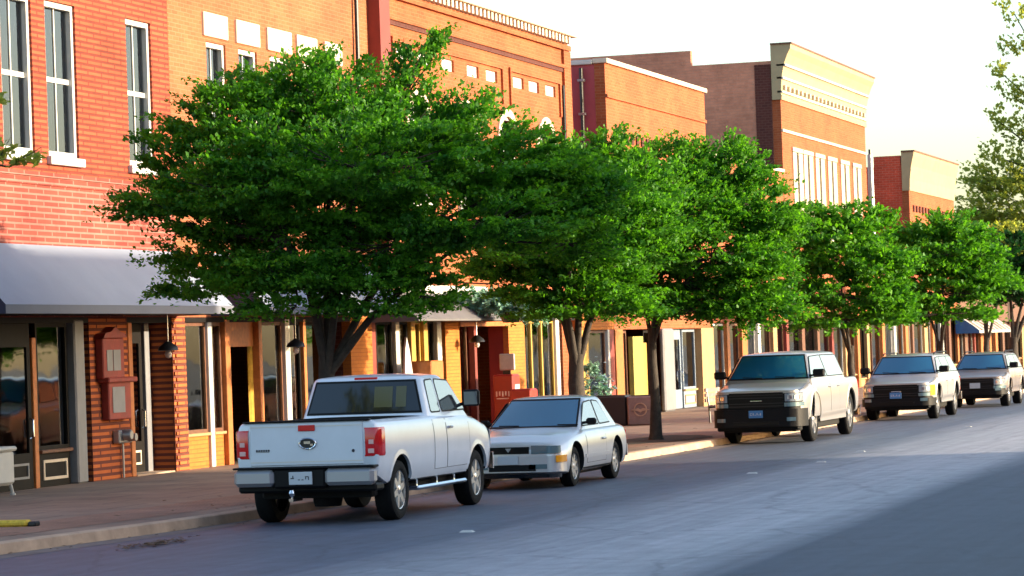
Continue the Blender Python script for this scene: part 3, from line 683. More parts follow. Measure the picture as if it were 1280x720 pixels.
# --- awnings
PA = [(0, 4.38), (.3, 4.17), (.62, 3.88), (.9, 3.58), (1.1, 3.38), (1.2, 3.27), (1.2, 3.12)]
awning('awning', 46.0, 55.95, -D, 'long grey white awning over the dark glass door and red wall cabinet', PA)
awning('awning', 57.75, 66.6, -D, 'grey white awning with navy end, partly behind the biggest tree', PA)
PB = [(0, 3.72), (.12, 3.66), (.55, 3.45), (.9, 3.22), (1.15, 3.02), (1.15, 2.97)]
a3 = awning('awning', 67.4, 76.2, -D, 'slate grey awning with white top edge over the red recessed entrance', PB, cm='awning_grey', vm='awning_grey', em='awning_grey')
part('top_strip', M['white'], a3, (-D, -D+.13, 67.4, 76.2, 3.66, 3.86), b=.01)
PC = [(0, 3.5), (.4, 3.1), (.9, 2.6), (1.2, 2.35), (1.2, 2.22)]
awning('awning', 157.0, 170.5, -D, 'far striped cream and brown awning with blue end panel', [(0, 3.25), (.4, 2.95), (.9, 2.6), (1.2, 2.35), (1.2, 2.22)], cm='white', vm='white', em='awning_blue', stripes='wood_brown')

# ------------------------------------------------------------------ shop-front fittings
def wall_lamp(loc, label):
    e = wempty('hanging_lamp', loc, label, 'lamp', 'lanterns hanging under the awnings'); x, y, z = loc
    a = MB(); a.tube([(x, y, z+.05), (x, y, z+.75)], .012, 6); a.build('rod', M['metal_grey'], e)
    s = MB(); s.lathe([(.03, .08), (.08, .05), (.17, -.02), (.20, -.09), (.17, -.10), (.0, -.07)], 20, c=(x, y, z)); s.build('lamp_shade', M['metal_dark'], e, smooth=True)
    b = MB(); b.lathe([(.0, -.24), (.05, -.22), (.07, -.16), (.05, -.1)], 12, c=(x, y, z)); b.build('bulb', M['sign_white'], e, smooth=True)
wall_lamp((-D+.55, 54.2, 2.55), 'black shaded hanging lamp beside the brick pier with the red cabinet')
wall_lamp((-D+.55, 61.0, 2.55), 'black shaded hanging lamp in front of the white post left of the biggest tree trunk')
wall_lamp((-D+.5, 73.9, 2.55), 'black shaded hanging lamp beside the dark red recessed entrance')
e = wempty('wall_cabinet', (-D, 52.9, 2.2), 'ornate dark red wall cabinet with pale panels on the brick pier', 'wall cabinet')
q = MB(); q.box(-D+.001, -D+.16, 52.1, 53.05, 1.98, 2.72, b=.02); q.prism([(52.05, 2.72), (53.1, 2.72), (53.0, 2.8), (52.8, 2.83), (52.6, 2.92), (52.4, 2.83), (52.15, 2.8)], 'x', -D+.001, -D+.2); q.build('upper_box', M['cabinet_red'], e)
q = MB(); q.box(-D+.001, -D+.16, 52.3, 53.3, 1.22, 1.94, b=.02); q.box(-D+.001, -D+.24, 52.15, 53.45, 1.9, 2.0, b=.02); q.build('lower_box', M['cabinet_red'], e)
part('display_panel', M['greywhite'], e, (-D+.161, -D+.17, 52.25, 52.5, 2.12, 2.5), (-D+.161, -D+.17, 52.54, 52.86, 2.12, 2.5))
part('display_panel', M['greywhite'], e, (-D+.161, -D+.17, 52.45, 53.0, 1.35, 1.82))
q = MB(); q.box(-D+.001, -D+.14, 52.75, 53.35, .78, 1.02, b=.02); q.lathe([(0, .2), (.08, .2), (.1, .16), (.1, .0)], 16, 'x', (-D+.1, 52.95, .93)); q.lathe([(0, .18), (.07, .18), (.08, .0)], 16, 'x', (-D+.1, 53.2, .88))
e = wempty('meter_box', (-D, 53, .9), 'small grey utility meter low on the brick pier', 'meter'); q.build('meter_case', M['metal_grey'], e, smooth=True)
q = MB(); q.tube([(-D+.05, 53.1, .78), (-D+.05, 53.1, .14)], .02, 8); q.build('conduit', M['metal_grey'], e)

# warm lamps inside the second shop
for y, z, lab in ((59.5, 1.35, 'warm glowing lamp inside the dark open doorway'), (58.25, 2.2, 'small glowing bulb in the narrow window beside the orange door post')):
    e = wempty('shop_lamp', (-D-.6, y, z), lab, 'lamp')
    q = MB(); q.lathe([(0, .09), (.05, .07), (.07, 0), (.05, -.07), (0, -.09)], 14, c=(-D-.55, y, z)); q.build('bulb', M['lamp_glow'], e, smooth=True)
    q = MB(); q.tube([(-D-.55, y, z+.09), (-D-.55, y, 3.05)], .01, 6); q.build('cord', M['metal_dark'], e)

# white folded sign board
e = wempty('sign_board', (-D+.6, 68.6, .13), 'tall white pointed board leaning by the orange brick pier', 'sign board')
q = MB(); q.prism([(68.3, .13), (68.75, .13), (68.85, 1.6), (68.6, 2.35), (68.45, 2.62), (68.32, 2.35), (68.2, 1.6)], 'x', -D+.45, -D+.5); q.build('board', M['white'], e)
q = MB(); q.prism([(68.32, .35), (68.7, .35), (68.78, 1.5), (68.3, 1.5)], 'x', -D+.501, -D+.51); q.build('board_face', M['sign_white'], e)
e = wempty('display_counter', (-D+.7, 69.2, .13), 'orange wooden display box in front of the grey curtained window', 'display box')
q = MB(); q.box(-D+.3, -D+.9, 69.0, 69.9, .18, 2.05, b=.03); q.build('cabinet', M['wood_orange'], e); part('plinth', M['wood_brown'], e, (-D+.33, -D+.87, 69.05, 69.85, .13, .18))

# red newspaper boxes
def vend(x, y, h, label, top=True):
    e = wempty('vending_box', (x, y, .13), label, 'vending box', 'red vending boxes by the recessed entrance')
    q = MB(); q.box(x-.3, x+.25, y-.3, y+.3, .35, h, b=.04); bx = q.build('cabinet', M['red_box'], e)
    q = MB(); [q.box(x+sx-.03, x+sx+.03, y+sy-.03, y+sy+.03, .13, .35) for sx in (-.25, .2) for sy in (-.24, .24)]; q.box(x-.28, x+.23, y-.27, y+.27, .33, .36); q.build('stand', M['metal_dark'], e)
    part('window', M['sign_white'], bx, (x+.251, x+.26, y-.2, y+.2, h*.62, h*.84)); part('front_panel', M['lamp_pink'], bx, (x+.251, x+.262, y-.16, y+.02, .5, h*.52)); 
    q = MB(); q.tube([(x+.25, y+.12, h*.5), (x+.29, y+.12, h*.5), (x+.29, y+.12, h*.58), (x+.25, y+.12, h*.58)], .012, 6); q.build('handle', M['chrome'], bx)
    q = MB()
    for k in range(5): q.box(x-.22+.08*k, x-.18+.08*k, y-.303, y-.3, h*.66+.02*(k % 2), h*.74)
    q.box(x-.2, x+.12, y-.3035, y-.3, h*.62, h*.635); q.build('side_lettering', M['lamp_pink'], bx)
    if top:
        q = MB(); q.box(x-.1, x+.1, y-.02, y+.02, h, h+.12); q.build('sign_bracket', M['metal_dark'], e); part('sign', M['sign_white'], e, (x-.18, x+.22, y-.04, y+.02, h+.1, h+.52), b=.02)
vend(-22.6, 75.4, 1.62, 'tall red vending box with white sign on top before the dark entrance')
vend(-22.0, 74.9, 1.25, 'shorter red newspaper box with pale window in front of the taller one', False)

# concrete planter with ring emblem
e = wempty('planter', (-20.2, 79.6, .13), 'square concrete planter with a round emblem beside the slim tree', 'planter')
q = MB(); X0, X1, Y0, Y1 = -20.52, -19.80, 79.3, 80.1
q.box(X0, X1, Y0, Y1, .13, .90, b=.04); bx = q.build('planter_body', M['concrete'], e)
xc = (X0+X1)/2; q = MB(); q.lathe([(.15, 0), (.15, -.02), (.18, -.02), (.18, 0)], 24, 'y', (xc, Y0, .55)); q.prism([(xc-.26, .54), (xc-.06, .51), (xc, .47), (xc+.06, .51), (xc+.26, .54), (xc+.07, .59), (xc, .55), (xc-.07, .59)], 'y', Y0-.024, Y0+.001); q.build('emblem_ring', M['kerb'], bx, smooth=True)
part('soil', M['soil'], e, (X0+.06, X1-.06, Y0+.06, Y1-.06, .88, .92))
q = MB(); q.box(-22.0, -20.56, 79.4, 80.1, .13, .92, b=.04); e2 = wempty('planter', (-21.3, 79.8, .13), 'dark long planter box heaped with blue and white flowers behind the silver sedan', 'planter')
q.build('planter_body', M['metal_dark'], e2); part('soil', M['soil'], e2, (-21.94, -20.62, 79.46, 80.04, .90, .94))
M['petal_blue'] = mat('blue_white_petals', (.25, .38, .45), .8, var=.8, scale=9)
# bench
e = wempty('bench', (-17.8, 81.0, .13), 'low pale slatted street bench left of the dark nosed pickup', 'bench')
part('seat', M['concrete'], e, *[(-18.4+.14*k, -18.29+.14*k, 79.6, 81.3, .56, .6) for k in range(5)]); part('backrest', M['concrete'], e, *[(-18.5, -18.46, 79.6, 81.3, .68+.13*k, .78+.13*k) for k in range(3)])
for y in (79.75, 81.1):
    q = MB(); q.tube([(-18.48, y, 1.05), (-18.42, y, .55), (-18.4, y, .13)], .025, 6); q.tube([(-17.8, y, .55), (-17.78, y, .13)], .025, 6); q.tube([(-18.42, y, .545), (-17.8, y, .545)], .025, 6); q.build('leg', M['metal_dark'], e)

# --- the row across the street (behind the camera's right shoulder); it shades the near end of the street
bo = wempty('brick_building', (12, 25, .13), 'plain brick building across the street, outside the photograph', 'building')
f = MB(); wall_x(f, -12, .3, -63, 15, .1, 10.3, [(-61+4*k, -59.6+4*k, z, z+2.4) for k in range(18) for z in (1.0, 6.3)])
f.v = [(-x, -y+.0, z) for x, y, z in f.v]; f.build('front_wall', M['brick_side'], bo)
part('side_wall', M['brick_side'], bo, (12.31, 28, 62.7, 63, -.02, 10.28)); part('side_wall', M['brick_side'], bo, (12.31, 28, -15, -14.7, -.02, 10.28)); part('back_wall', M['brick_side'], bo, (27.7, 28, -14.69, 62.69, -.02, 10.2))
part('roof', M['roof'], bo, (12.31, 27.69, -14.69, 62.69, 9.4, 9.6)); part('interior_wall', M['interior'], bo, (13.5, 13.7, -14.6, 62.6, .1, 9.39))
# ------------------------------------------------------------------ trees
CAMR = Vector((.9588, .2842, 0)); CAMF = Vector((-.2842, .9588, 0))
def leaves_mesh(name, P, Dn, size, m, parent, seed):
    """P: (n,3) leaf centres, Dn: (n,3) growth directions. One diamond face per leaf, folded slightly."""
    rg = np.random.default_rng(seed); n = len(P)
    d = Dn+rg.normal(0, .55, (n, 3)); d /= np.linalg.norm(d, axis=1)[:, None]
    up = np.array([0, 0, 1.])+rg.normal(0, .5, (n, 3)); s = np.cross(d, up); s /= np.linalg.norm(s, axis=1)[:, None]+1e-9
    L = size*rg.uniform(.6, 1.25, n)[:, None]; W = L*.36
    nn = np.cross(s, d)*L*.08
    V = np.stack([P-d*L*.5, P+s*W+nn, P+d*L*.5, P-s*W+nn], 1).reshape(-1, 3)
    me = bpy.data.meshes.new(name); me.vertices.add(n*4); me.vertices.foreach_set('co', V.ravel())
    me.loops.add(n*4); me.loops.foreach_set('vertex_index', np.arange(n*4)); me.polygons.add(n)
    me.polygons.foreach_set('loop_start', np.arange(n)*4); me.polygons.foreach_set('loop_total', np.full(n, 4))
    me.materials.append(m); me.update(calc_edges=True); me.validate()
    return link(name, me, parent)
def tree(name, label, base, blobs, trunk, nclump, nleaf, size, seed, lm='leaf', group=None, cat='tree', cs=.34, cl=None, flare=True, fork=2.0, lean=(0, 0)):
    """blobs: (lateral, forward, z, r_lat, r_fwd, r_z) crown lobes; trunk radius; nclump sprays of nleaf leaves"""
    r = random.Random(seed); rg = np.random.default_rng(seed)
    bx, by, bz = base; e = wempty(name, base, label, cat, group); B = Vector(base)
    def W(l, f, z): return Vector((bx, by, 0))+CAMR*l+CAMF*f+Vector((0, 0, z))
    t = MB(); F = W(lean[0], lean[1], fork)
    tp = [B+Vector((0, 0, -.05)), B+Vector((0, 0, .12)), B.lerp(F, .35)+Vector((.03, -.04, 0)), B.lerp(F, .7)+Vector((-.03, .03, 0)), F]
    t.tube(tp, [trunk*(1.9 if flare else 1.2), trunk*1.3, trunk*1.02, trunk*.95, trunk*.82], 12)
    t.build('trunk', M['bark'], e, smooth=True, ang=80)
    lb = MB(); vol = [b[3]*b[4]*b[5] for b in blobs]; tot = sum(v**.75 for v in vol)
    P = []; Dn = []
    anchors = []
    prim = sorted(range(len(blobs)), key=lambda i: -vol[i])[:max(3, min(7, len(blobs)//3))]
    mids = {}
    for i, (b, v) in enumerate(zip(blobs, vol)):
        C = W(*b[:3])
        if i in prim:
            S0 = F-Vector((0, 0, .38)); mid = S0.lerp(C, .5)+Vector((r.uniform(-.2, .2), r.uniform(-.2, .2), .09*(C-F).length)); rr = trunk*.46
            lb.tube([S0, S0.lerp(mid, .5)+Vector((0, 0, .14)), mid, C.lerp(mid, .4), C], [rr*1.1, rr*.85, rr*.6, rr*.38, rr*.18], 7, cap=False); mids[i] = mid.lerp(C, .3)
    for i, (b, v) in enumerate(zip(blobs, vol)):
        C = W(*b[:3])
        if i not in prim:
            S0 = min(mids.values(), key=lambda p: (p-C).length); mid = S0.lerp(C, .5)+Vector((r.uniform(-.1, .1), r.uniform(-.1, .1), -.08)); lb.tube([S0, mid, C], [trunk*.26, trunk*.18, trunk*.08], 5, cap=False); rr = trunk*.3
        k = max(3, int(nclump*v**.75/tot))
        for i in range(k):
            while True:
                u = Vector((r.gauss(0, 1), r.gauss(0, 1), r.gauss(0, 1)))
                if u.length > .1: break
            u.normalize(); u.z = u.z*.5 if u.z < 0 else u.z; q = r.uniform(.25, 1.)**.4
            if r.random() < .10: q = r.uniform(1., 1.3)       # straggling sprays
            o = CAMR*u.x*b[3]*q+CAMF*u.y*b[4]*q+Vector((0, 0, u.z*b[5]*q)); c = C+o
            dr = (Vector((o.x, o.y, o.z*.5))+(c-F)*.25+Vector((r.uniform(-.3, .3), r.uniform(-.3, .3), r.uniform(-.15, .25)))).normalized()
            anchors.append((c, dr))
            if r.random() < .35: lb.tube([C.lerp(c, .1), C.lerp(c, .6)+Vector((0, 0, -.05)), c, c+dr*cs*1.0], [.014, .010, .007, .004], 4, cap=False)
    for c, dr in anchors:
        s = cs*r.uniform(.6, 1.35); nl = int(nleaf*r.uniform(.55, 1.4)); d = np.array(dr)
        side = np.cross(d, [0, 0, 1.]); side /= np.linalg.norm(side)+1e-9
        # three twigs fan out from the spray, leaves sit along them
        for j in range(3):
            dj = d+side*(j-1)*.7+rg.normal(0, .18, 3); dj /= np.linalg.norm(dj); m_ = nl//3
            tt = rg.uniform(-.5, 1.25, m_)[:, None]; drp = (tt.clip(0)**2)*np.array([0, 0, -.22])*s
            P.append(np.array(c)+dj*tt*s+drp+rg.normal(0, 1, (m_, 3))*np.array([.15, .15, .08])*s); Dn.append(np.tile(dj, (m_, 1)))
    lb.build('limbs', M['bark'], e, smooth=True, ang=80, fix=False, uv=False)
    P = np.concatenate(P); Dn = np.concatenate(Dn)
    leaves_mesh('crown', P, Dn, size, M[lm], e, seed+1)
    return e
T1 = [(-.35, -.9, 3.05, .85, .6, .22), (.75, -.7, 3.0, .8, .6, .24), (.5, -1.0, 3.45, 1.2, .8, .3), (-.7, -1.0, 3.55, 1.0, .8, .3), (-1.5, -.4, 4.4, .9, .9, .5), (-1.35, 0, 5.95, 1.0, 1.1, .7), (-.7, .6, 6.35, .9, 1, .45), (.2, .4, 6.2, 1.3, 1.2, .75), (-2.1, -.3, 4.75, .9, 1.0, .45), (-2.75, -.2, 4.6, .6, .45, .16), (-1.7, .3, 3.8, .95, 1.0, .42),
      (-2.1, 0, 3.35, .6, .55, .18), (-.9, -1.2, 4.9, 1.4, 1.1, .85), (.7, -1.5, 5.1, 1.6, 1.2, .85), (1.5, .5, 5.75, 1.1, 1.2, .65), (1.55, .2, 6.6, .3, .35, .5), (1.8, .2, 7.0, .2, .22, .2), (2.0, .2, 7.15, .16, .2, .12),
      (2.75, 0, 5.1, 1.2, 1.2, .75), (3.7, .2, 4.6, .85, 1, .6), (2.6, -.8, 4.2, 1.5, 1.2, .6), (1.3, -.9, 3.95, 1.1, 1, .5), (1.55, -.6, 3.15, .62, .5, .4), (0, 0, 4.4, 1.5, 1.5, .8),
      (-1.3, 1, 5.1, 1.0, 1.1, .55), (.5, 1.8, 5.2, 1.6, 1.2, .9), (3.9, .4, 3.9, .7, .7, .5), (4.2, .2, 4.6, .6, .7, .5), (3.2, .1, 5.1, .8, .8, .4), (.9, -.5, 3.4, 1.0, .8, .35), (-.4, -.4, 3.5, 1, .8, .35), (2.35, .3, 6.0, .45, .5, .3), (-2.35, 0, 5.45, .5, .6, .35), (-1.0, -.2, 3.5, .8, .8, .35)]
tree('street_tree', 'biggest leafy green tree with wide spreading crown behind the white pickup', (-17, 46.75, .13), T1, .15, 1900, 130, .080, 11, group='street trees along the kerb', cs=.36, fork=2.3)
T2 = [(.3, -.4, 3.0, 1.4, .9, .3), (-.2, 0, 3.4, 1.5, 1.2, .4), (1.2, .4, 5.2, 1, 1, .7), (-.9, 0, 5.0, 1.1, 1.2, .8), (.3, .3, 5.4, 1.2, 1.2, .85), (.95, .2, 5.95, .6, .6, .45), (0, -1, 4.2, 1.3, 1, .7), (1.2, 0, 4.5, 1.1, 1.1, .8), (-1.2, .2, 3.95, 1, 1, .5), (.5, .6, 3.75, 1.2, 1.1, .5), (.85, .2, 6.4, .33, .35, .25), (-.2, -.3, 6.0, .5, .5, .3)]
tree('street_tree', 'dark leafy tree with thick forked trunk behind the silver sedan', (-17, 61.7, .13), T2, .18, 850, 120, .094, 12, group='street trees along the kerb', cs=.38, fork=2.1)
T3 = [(2.6, -.2, 2.9, .7, .6, .35), (1.2, -.2, 2.95, 1.1, .9, .3), (2.3, 0, 3.3, .8, .8, .6), (.6, 0, 3.2, 1.3, 1, .35), (-.5, 0, 5.2, 1.1, 1.1, .8), (.6, .3, 6.0, 1.1, 1.1, .65), (1.7, .2, 5.95, .95, .9, .7), (2.3, 0, 5.1, .9, 1, .85), (.5, -.8, 5, 1.3, 1, .9), (-.2, -.6, 4.2, 1.2, 1, .6), (1.3, -.6, 4.1, 1.3, 1, .8), (2.5, 0, 4, .7, .9, .75),
      (1.9, -.3, 3.1, .8, .8, .55), (.3, .5, 3.55, 1.3, 1, .5), (2.2, -.2, 2.75, .4, .4, .28), (.9, 1.2, 5, 1.3, 1, .9), (2.9, .1, 4.7, .45, .6, .5)]
tree('street_tree', 'bright green tree with slim straight trunk growing from a dirt bed by the planter', (-16.7, 67.0, .13), T3, .11, 1080, 120, .094, 13, group='street trees along the kerb', cs=.4, fork=2.6)
T4 = [(-.2, -.2, 2.75, 1.5, 1.1, .35), (1.1, 0, 2.8, .8, .8, .35), (0, 0, 4.6, 1.5, 1.5, 1.1), (-1.1, 0, 4.6, .9, 1, .9), (1.0, 0, 4.1, .9, 1, .8), (.4, .2, 5.5, .9, .9, .5), (-.6, -.2, 5.4, .7, .8, .5), (0, -.5, 3.4, 1.5, 1.2, .6), (1.3, -.2, 3.2, .6, .7, .5), (-1.2, 0, 3.3, .7, .8, .5)]
tree('street_tree', 'small round green tree above the dark nosed crew cab pickup', (-16.4, 89.5, .13), [(a*1.08-.15, b, c, d*1.12, e_*1.1, f_*1.05) for a, b, c, d, e_, f_ in T4], .11, 520, 66, .14, 14, group='street trees along the kerb', cs=.42)
T5 = [(0, -.2, 3.0, 1.6, 1.1, .4), (-1.1, 0, 3.1, .9, .9, .4), (0, 0, 4.9, 1.6, 1.5, 1.1), (-1.1, 0, 4.9, .9, 1, .9), (1.2, 0, 4.3, .9, 1, .8), (.3, .2, 5.8, 1.0, .9, .5), (1.6, 0, 3.9, .5, .6, .4), (0, -.5, 3.7, 1.6, 1.2, .6), (-1.2, 0, 3.6, .7, .8, .5)]
tree('street_tree', 'rounded green tree above the two pale sport utility vehicles, left of the dark tree', (-16.4, 106.5, .13), [(a*1.15, b, c-.1, d*1.2, e_*1.1, f_*1.05) for a, b, c, d, e_, f_ in T5], .11, 560, 66, .16, 15, group='street trees along the kerb', cs=.46)
T6 = [(0, 0, 5.0, 1.5, 1.4, 1.1), (-.6, 0, 4.2, 1.2, 1.2, .8), (.8, 0, 4.4, 1.2, 1.2, 1), (1.8, 0, 4.8, 1.2, 1.2, 1), (.3, 0, 3.6, 1.4, 1.2, .6)]
tree('street_tree', 'darkest bluish green tree at the far right end of the kerb row', (-16.6, 127.0, .13), T6, .2, 360, 66, .18, 16, 'leaf_d', group='street trees along the kerb', cs=.5)
r_ = random.Random(5)
T7 = [(0, 0, 9.0, 5.6, 4, 2.3), (-4.3, 0, 7.6, 1.5, 2, 2.0), (-2.5, 0, 11.0, 2.4, 2.5, 1.2), (1.5, 0, 13, 2.6, 3, 1.8), (-1.9, 0, 13.4, 1.1, 1.2, .45), (-3.9, 0, 10.8, .8, .8, .4), (-3.5, 0, 12.2, .55, .6, .25), (1, 0, 16, 2.2, 3, 1.4), (-2.1, 0, 15.4, .9, 1, .35), (-2.9, 0, 16.9, .5, .5, .22),
      (-1.4, 0, 18.2, 1.0, 1.2, .45), (1.5, 0, 19.5, 1.6, 2, 1.0), (-2.0, 0, 20.2, .5, .5, .25), (-3.2, 0, 14.2, .35, .4, .2), (3, 0, 10, 3, 3, 3), (3.5, 0, 15, 2.6, 3, 3), (-1, 0, 6, 5.5, 3.5, 1.6)]
tree('tall_tree', 'tall sparse yellow green tree rising against the sky beyond the cream corniced buildings', (-20.5, 178, .13), T7, .4, 1300, 34, .28, 17, 'leaf_y', cs=1.0, fork=5)
T8 = [(0, 0, 5.5, 2.2, 2, 1.2), (1.6, 0, 5.6, 1.3, 1.5, .9), (-2, 0, 6.0, 1.2, 1.2, .7), (.2, 0, 4.5, 2.6, 1.5, .8), (1.6, 0, 6.6, .8, .8, .5)]
tree('ornamental_tree', 'pale yellow green tree just behind the rounded trees, below the far cream cornice', (-19.5, 140, .13), T8, .15, 300, 60, .2, 18, 'leaf_y', cs=.6)
T0 = [(.9, 0, 5.2, 1.0, 1.2, .6), (1.75, 0, 4.62, .42, .5, .12), (0, 0, 5.5, 1.5, 1.5, .9), (-1, 0, 4.6, 1.3, 1.3, .9), (2.1, 0, 4.58, .28, .3, .09)]
tree('street_tree', 'nearest tree reaching one yellow green twig across the red brick wall', (-17.9, 32.2, .13), T0, .15, 260, 60, .1, 19, 'leaf_y', group='street trees along the kerb', cs=.3)
# hanging plant, pale in front of the slate awning
def plant(name, label, cat, base, bl, n, nl, size, seed, lm, cs): 
    e = wempty(name, base, label, cat); rg = np.random.default_rng(seed); P = []; Dn = []
    for i in range(n):
        b = bl[rg.integers(len(bl))]; u = rg.normal(0, 1, 3); u /= np.linalg.norm(u); q = rg.uniform(.2, 1)**.5
        c = np.array(base)+np.array(CAMR)*(b[0]+u[0]*b[3]*q)+np.array(CAMF)*(b[1]+u[1]*b[4]*q)+np.array([0, 0, b[2]+u[2]*b[5]*q])
        d = u*np.array([1, 1, .5]); P.append(c+d*rg.uniform(-.4, 1, (nl, 1))*cs+rg.normal(0, .12*cs, (nl, 3))); Dn.append(np.tile(d, (nl, 1)))
    leaves_mesh('foliage', np.concatenate(P), np.concatenate(Dn), size, M[lm], e, seed); return e
e = plant('hanging_plant', 'pale bluish green plant hanging in front of the slate grey awning', 'hanging plant', (-21.7, 72.9, 3.3), [(0, 0, 0, .7, .4, .25), (-.7, 0, .14, .5, .35, .2), (.5, 0, -.1, .45, .35, .25)], 190, 42, .11, 31, 'leaf_teal', .3)
q = MB(); q.lathe([(.0, -.25), (.2, -.25), (.3, 0), (.28, 0)], 16, c=(-21.7, 72.9, 3.15)); q.build('basket', M['metal_dark'], e, smooth=True)
q = MB(); q.tube([(-21.7, 72.9, 3.1), (-22.0, 72.9, 3.85), (-23.39, 72.9, 3.95)], .02, 6); q.build('bracket', M['metal_dark'], e)
e = plant('flowers', 'heap of blue and white flowers in the dark planter behind the silver sedan', 'flowers', (-21.45, 79.8, 1.0), [(0, 0, .05, .5, .25, .15), (-.1, 0, .3, .35, .25, .3), (-.15, 0, .65, .15, .2, .15)], 80, 14, .09, 32, 'leaf_teal', .16)
q = MB(); rr = random.Random(8)
for i in range(70):
    x, y, z = -21.45+rr.gauss(-.05, .25), 79.7+rr.gauss(0, .12), 1.1+abs(rr.gauss(0, .28)); q.lathe([(0, .02), (.05, .0), (0, -.02)], 6, c=(x, y, z))
tag(q.build('petals', M['petal_blue'], e), kind='stuff')
# red and white flower at the navy awning end
e = wempty('flower', (-23.1, 57.5, 4.0), 'small red and white flower on top of the navy awning end', 'flower')
q = MB()
for k in range(9):
    a = k*2.4; q.lathe([(0, .03), (.07, .0), (0, -.03)], 8, c=(-22.95+.09*math.cos(a), 57.4, 4.03+.09*math.sin(a)))
q.build('petals', M['flower_red'], e); q = MB(); q.lathe([(0, .06), (.06, 0), (0, -.06)], 10, 'y', (-22.85, 57.38, 4.02)); q.lathe([(0, .05), (.05, 0), (0, -.05)], 10, 'y', (-22.75, 57.36, 3.99)); q.build('flower_centre', M['white'], e)
q = MB(); q.tube([(-23.0, 57.45, 4.0), (-23.2, 57.5, 3.9), (-23.39, 57.5, 3.8)], .015, 5); q.build('stem', M['bark'], e)

# tree bed, kerb-side bits
g = MB(); vs = []
for k in range(28):
    a = 2*math.pi*k/28; rr2 = 1+.12*math.sin(3*a+1)+.06*math.sin(7*a); vs.append((-16.65+.9*rr2*math.cos(a), 67.1+3.6*rr2*math.sin(a)*.8, .142))
g.poly(vs); tag(g.build('soil_bed', M['soil']), kind='structure')
bl = MB(); bl.box(-18.25, -17.05, 38.75, 39.1, .13, .21, b=.03)
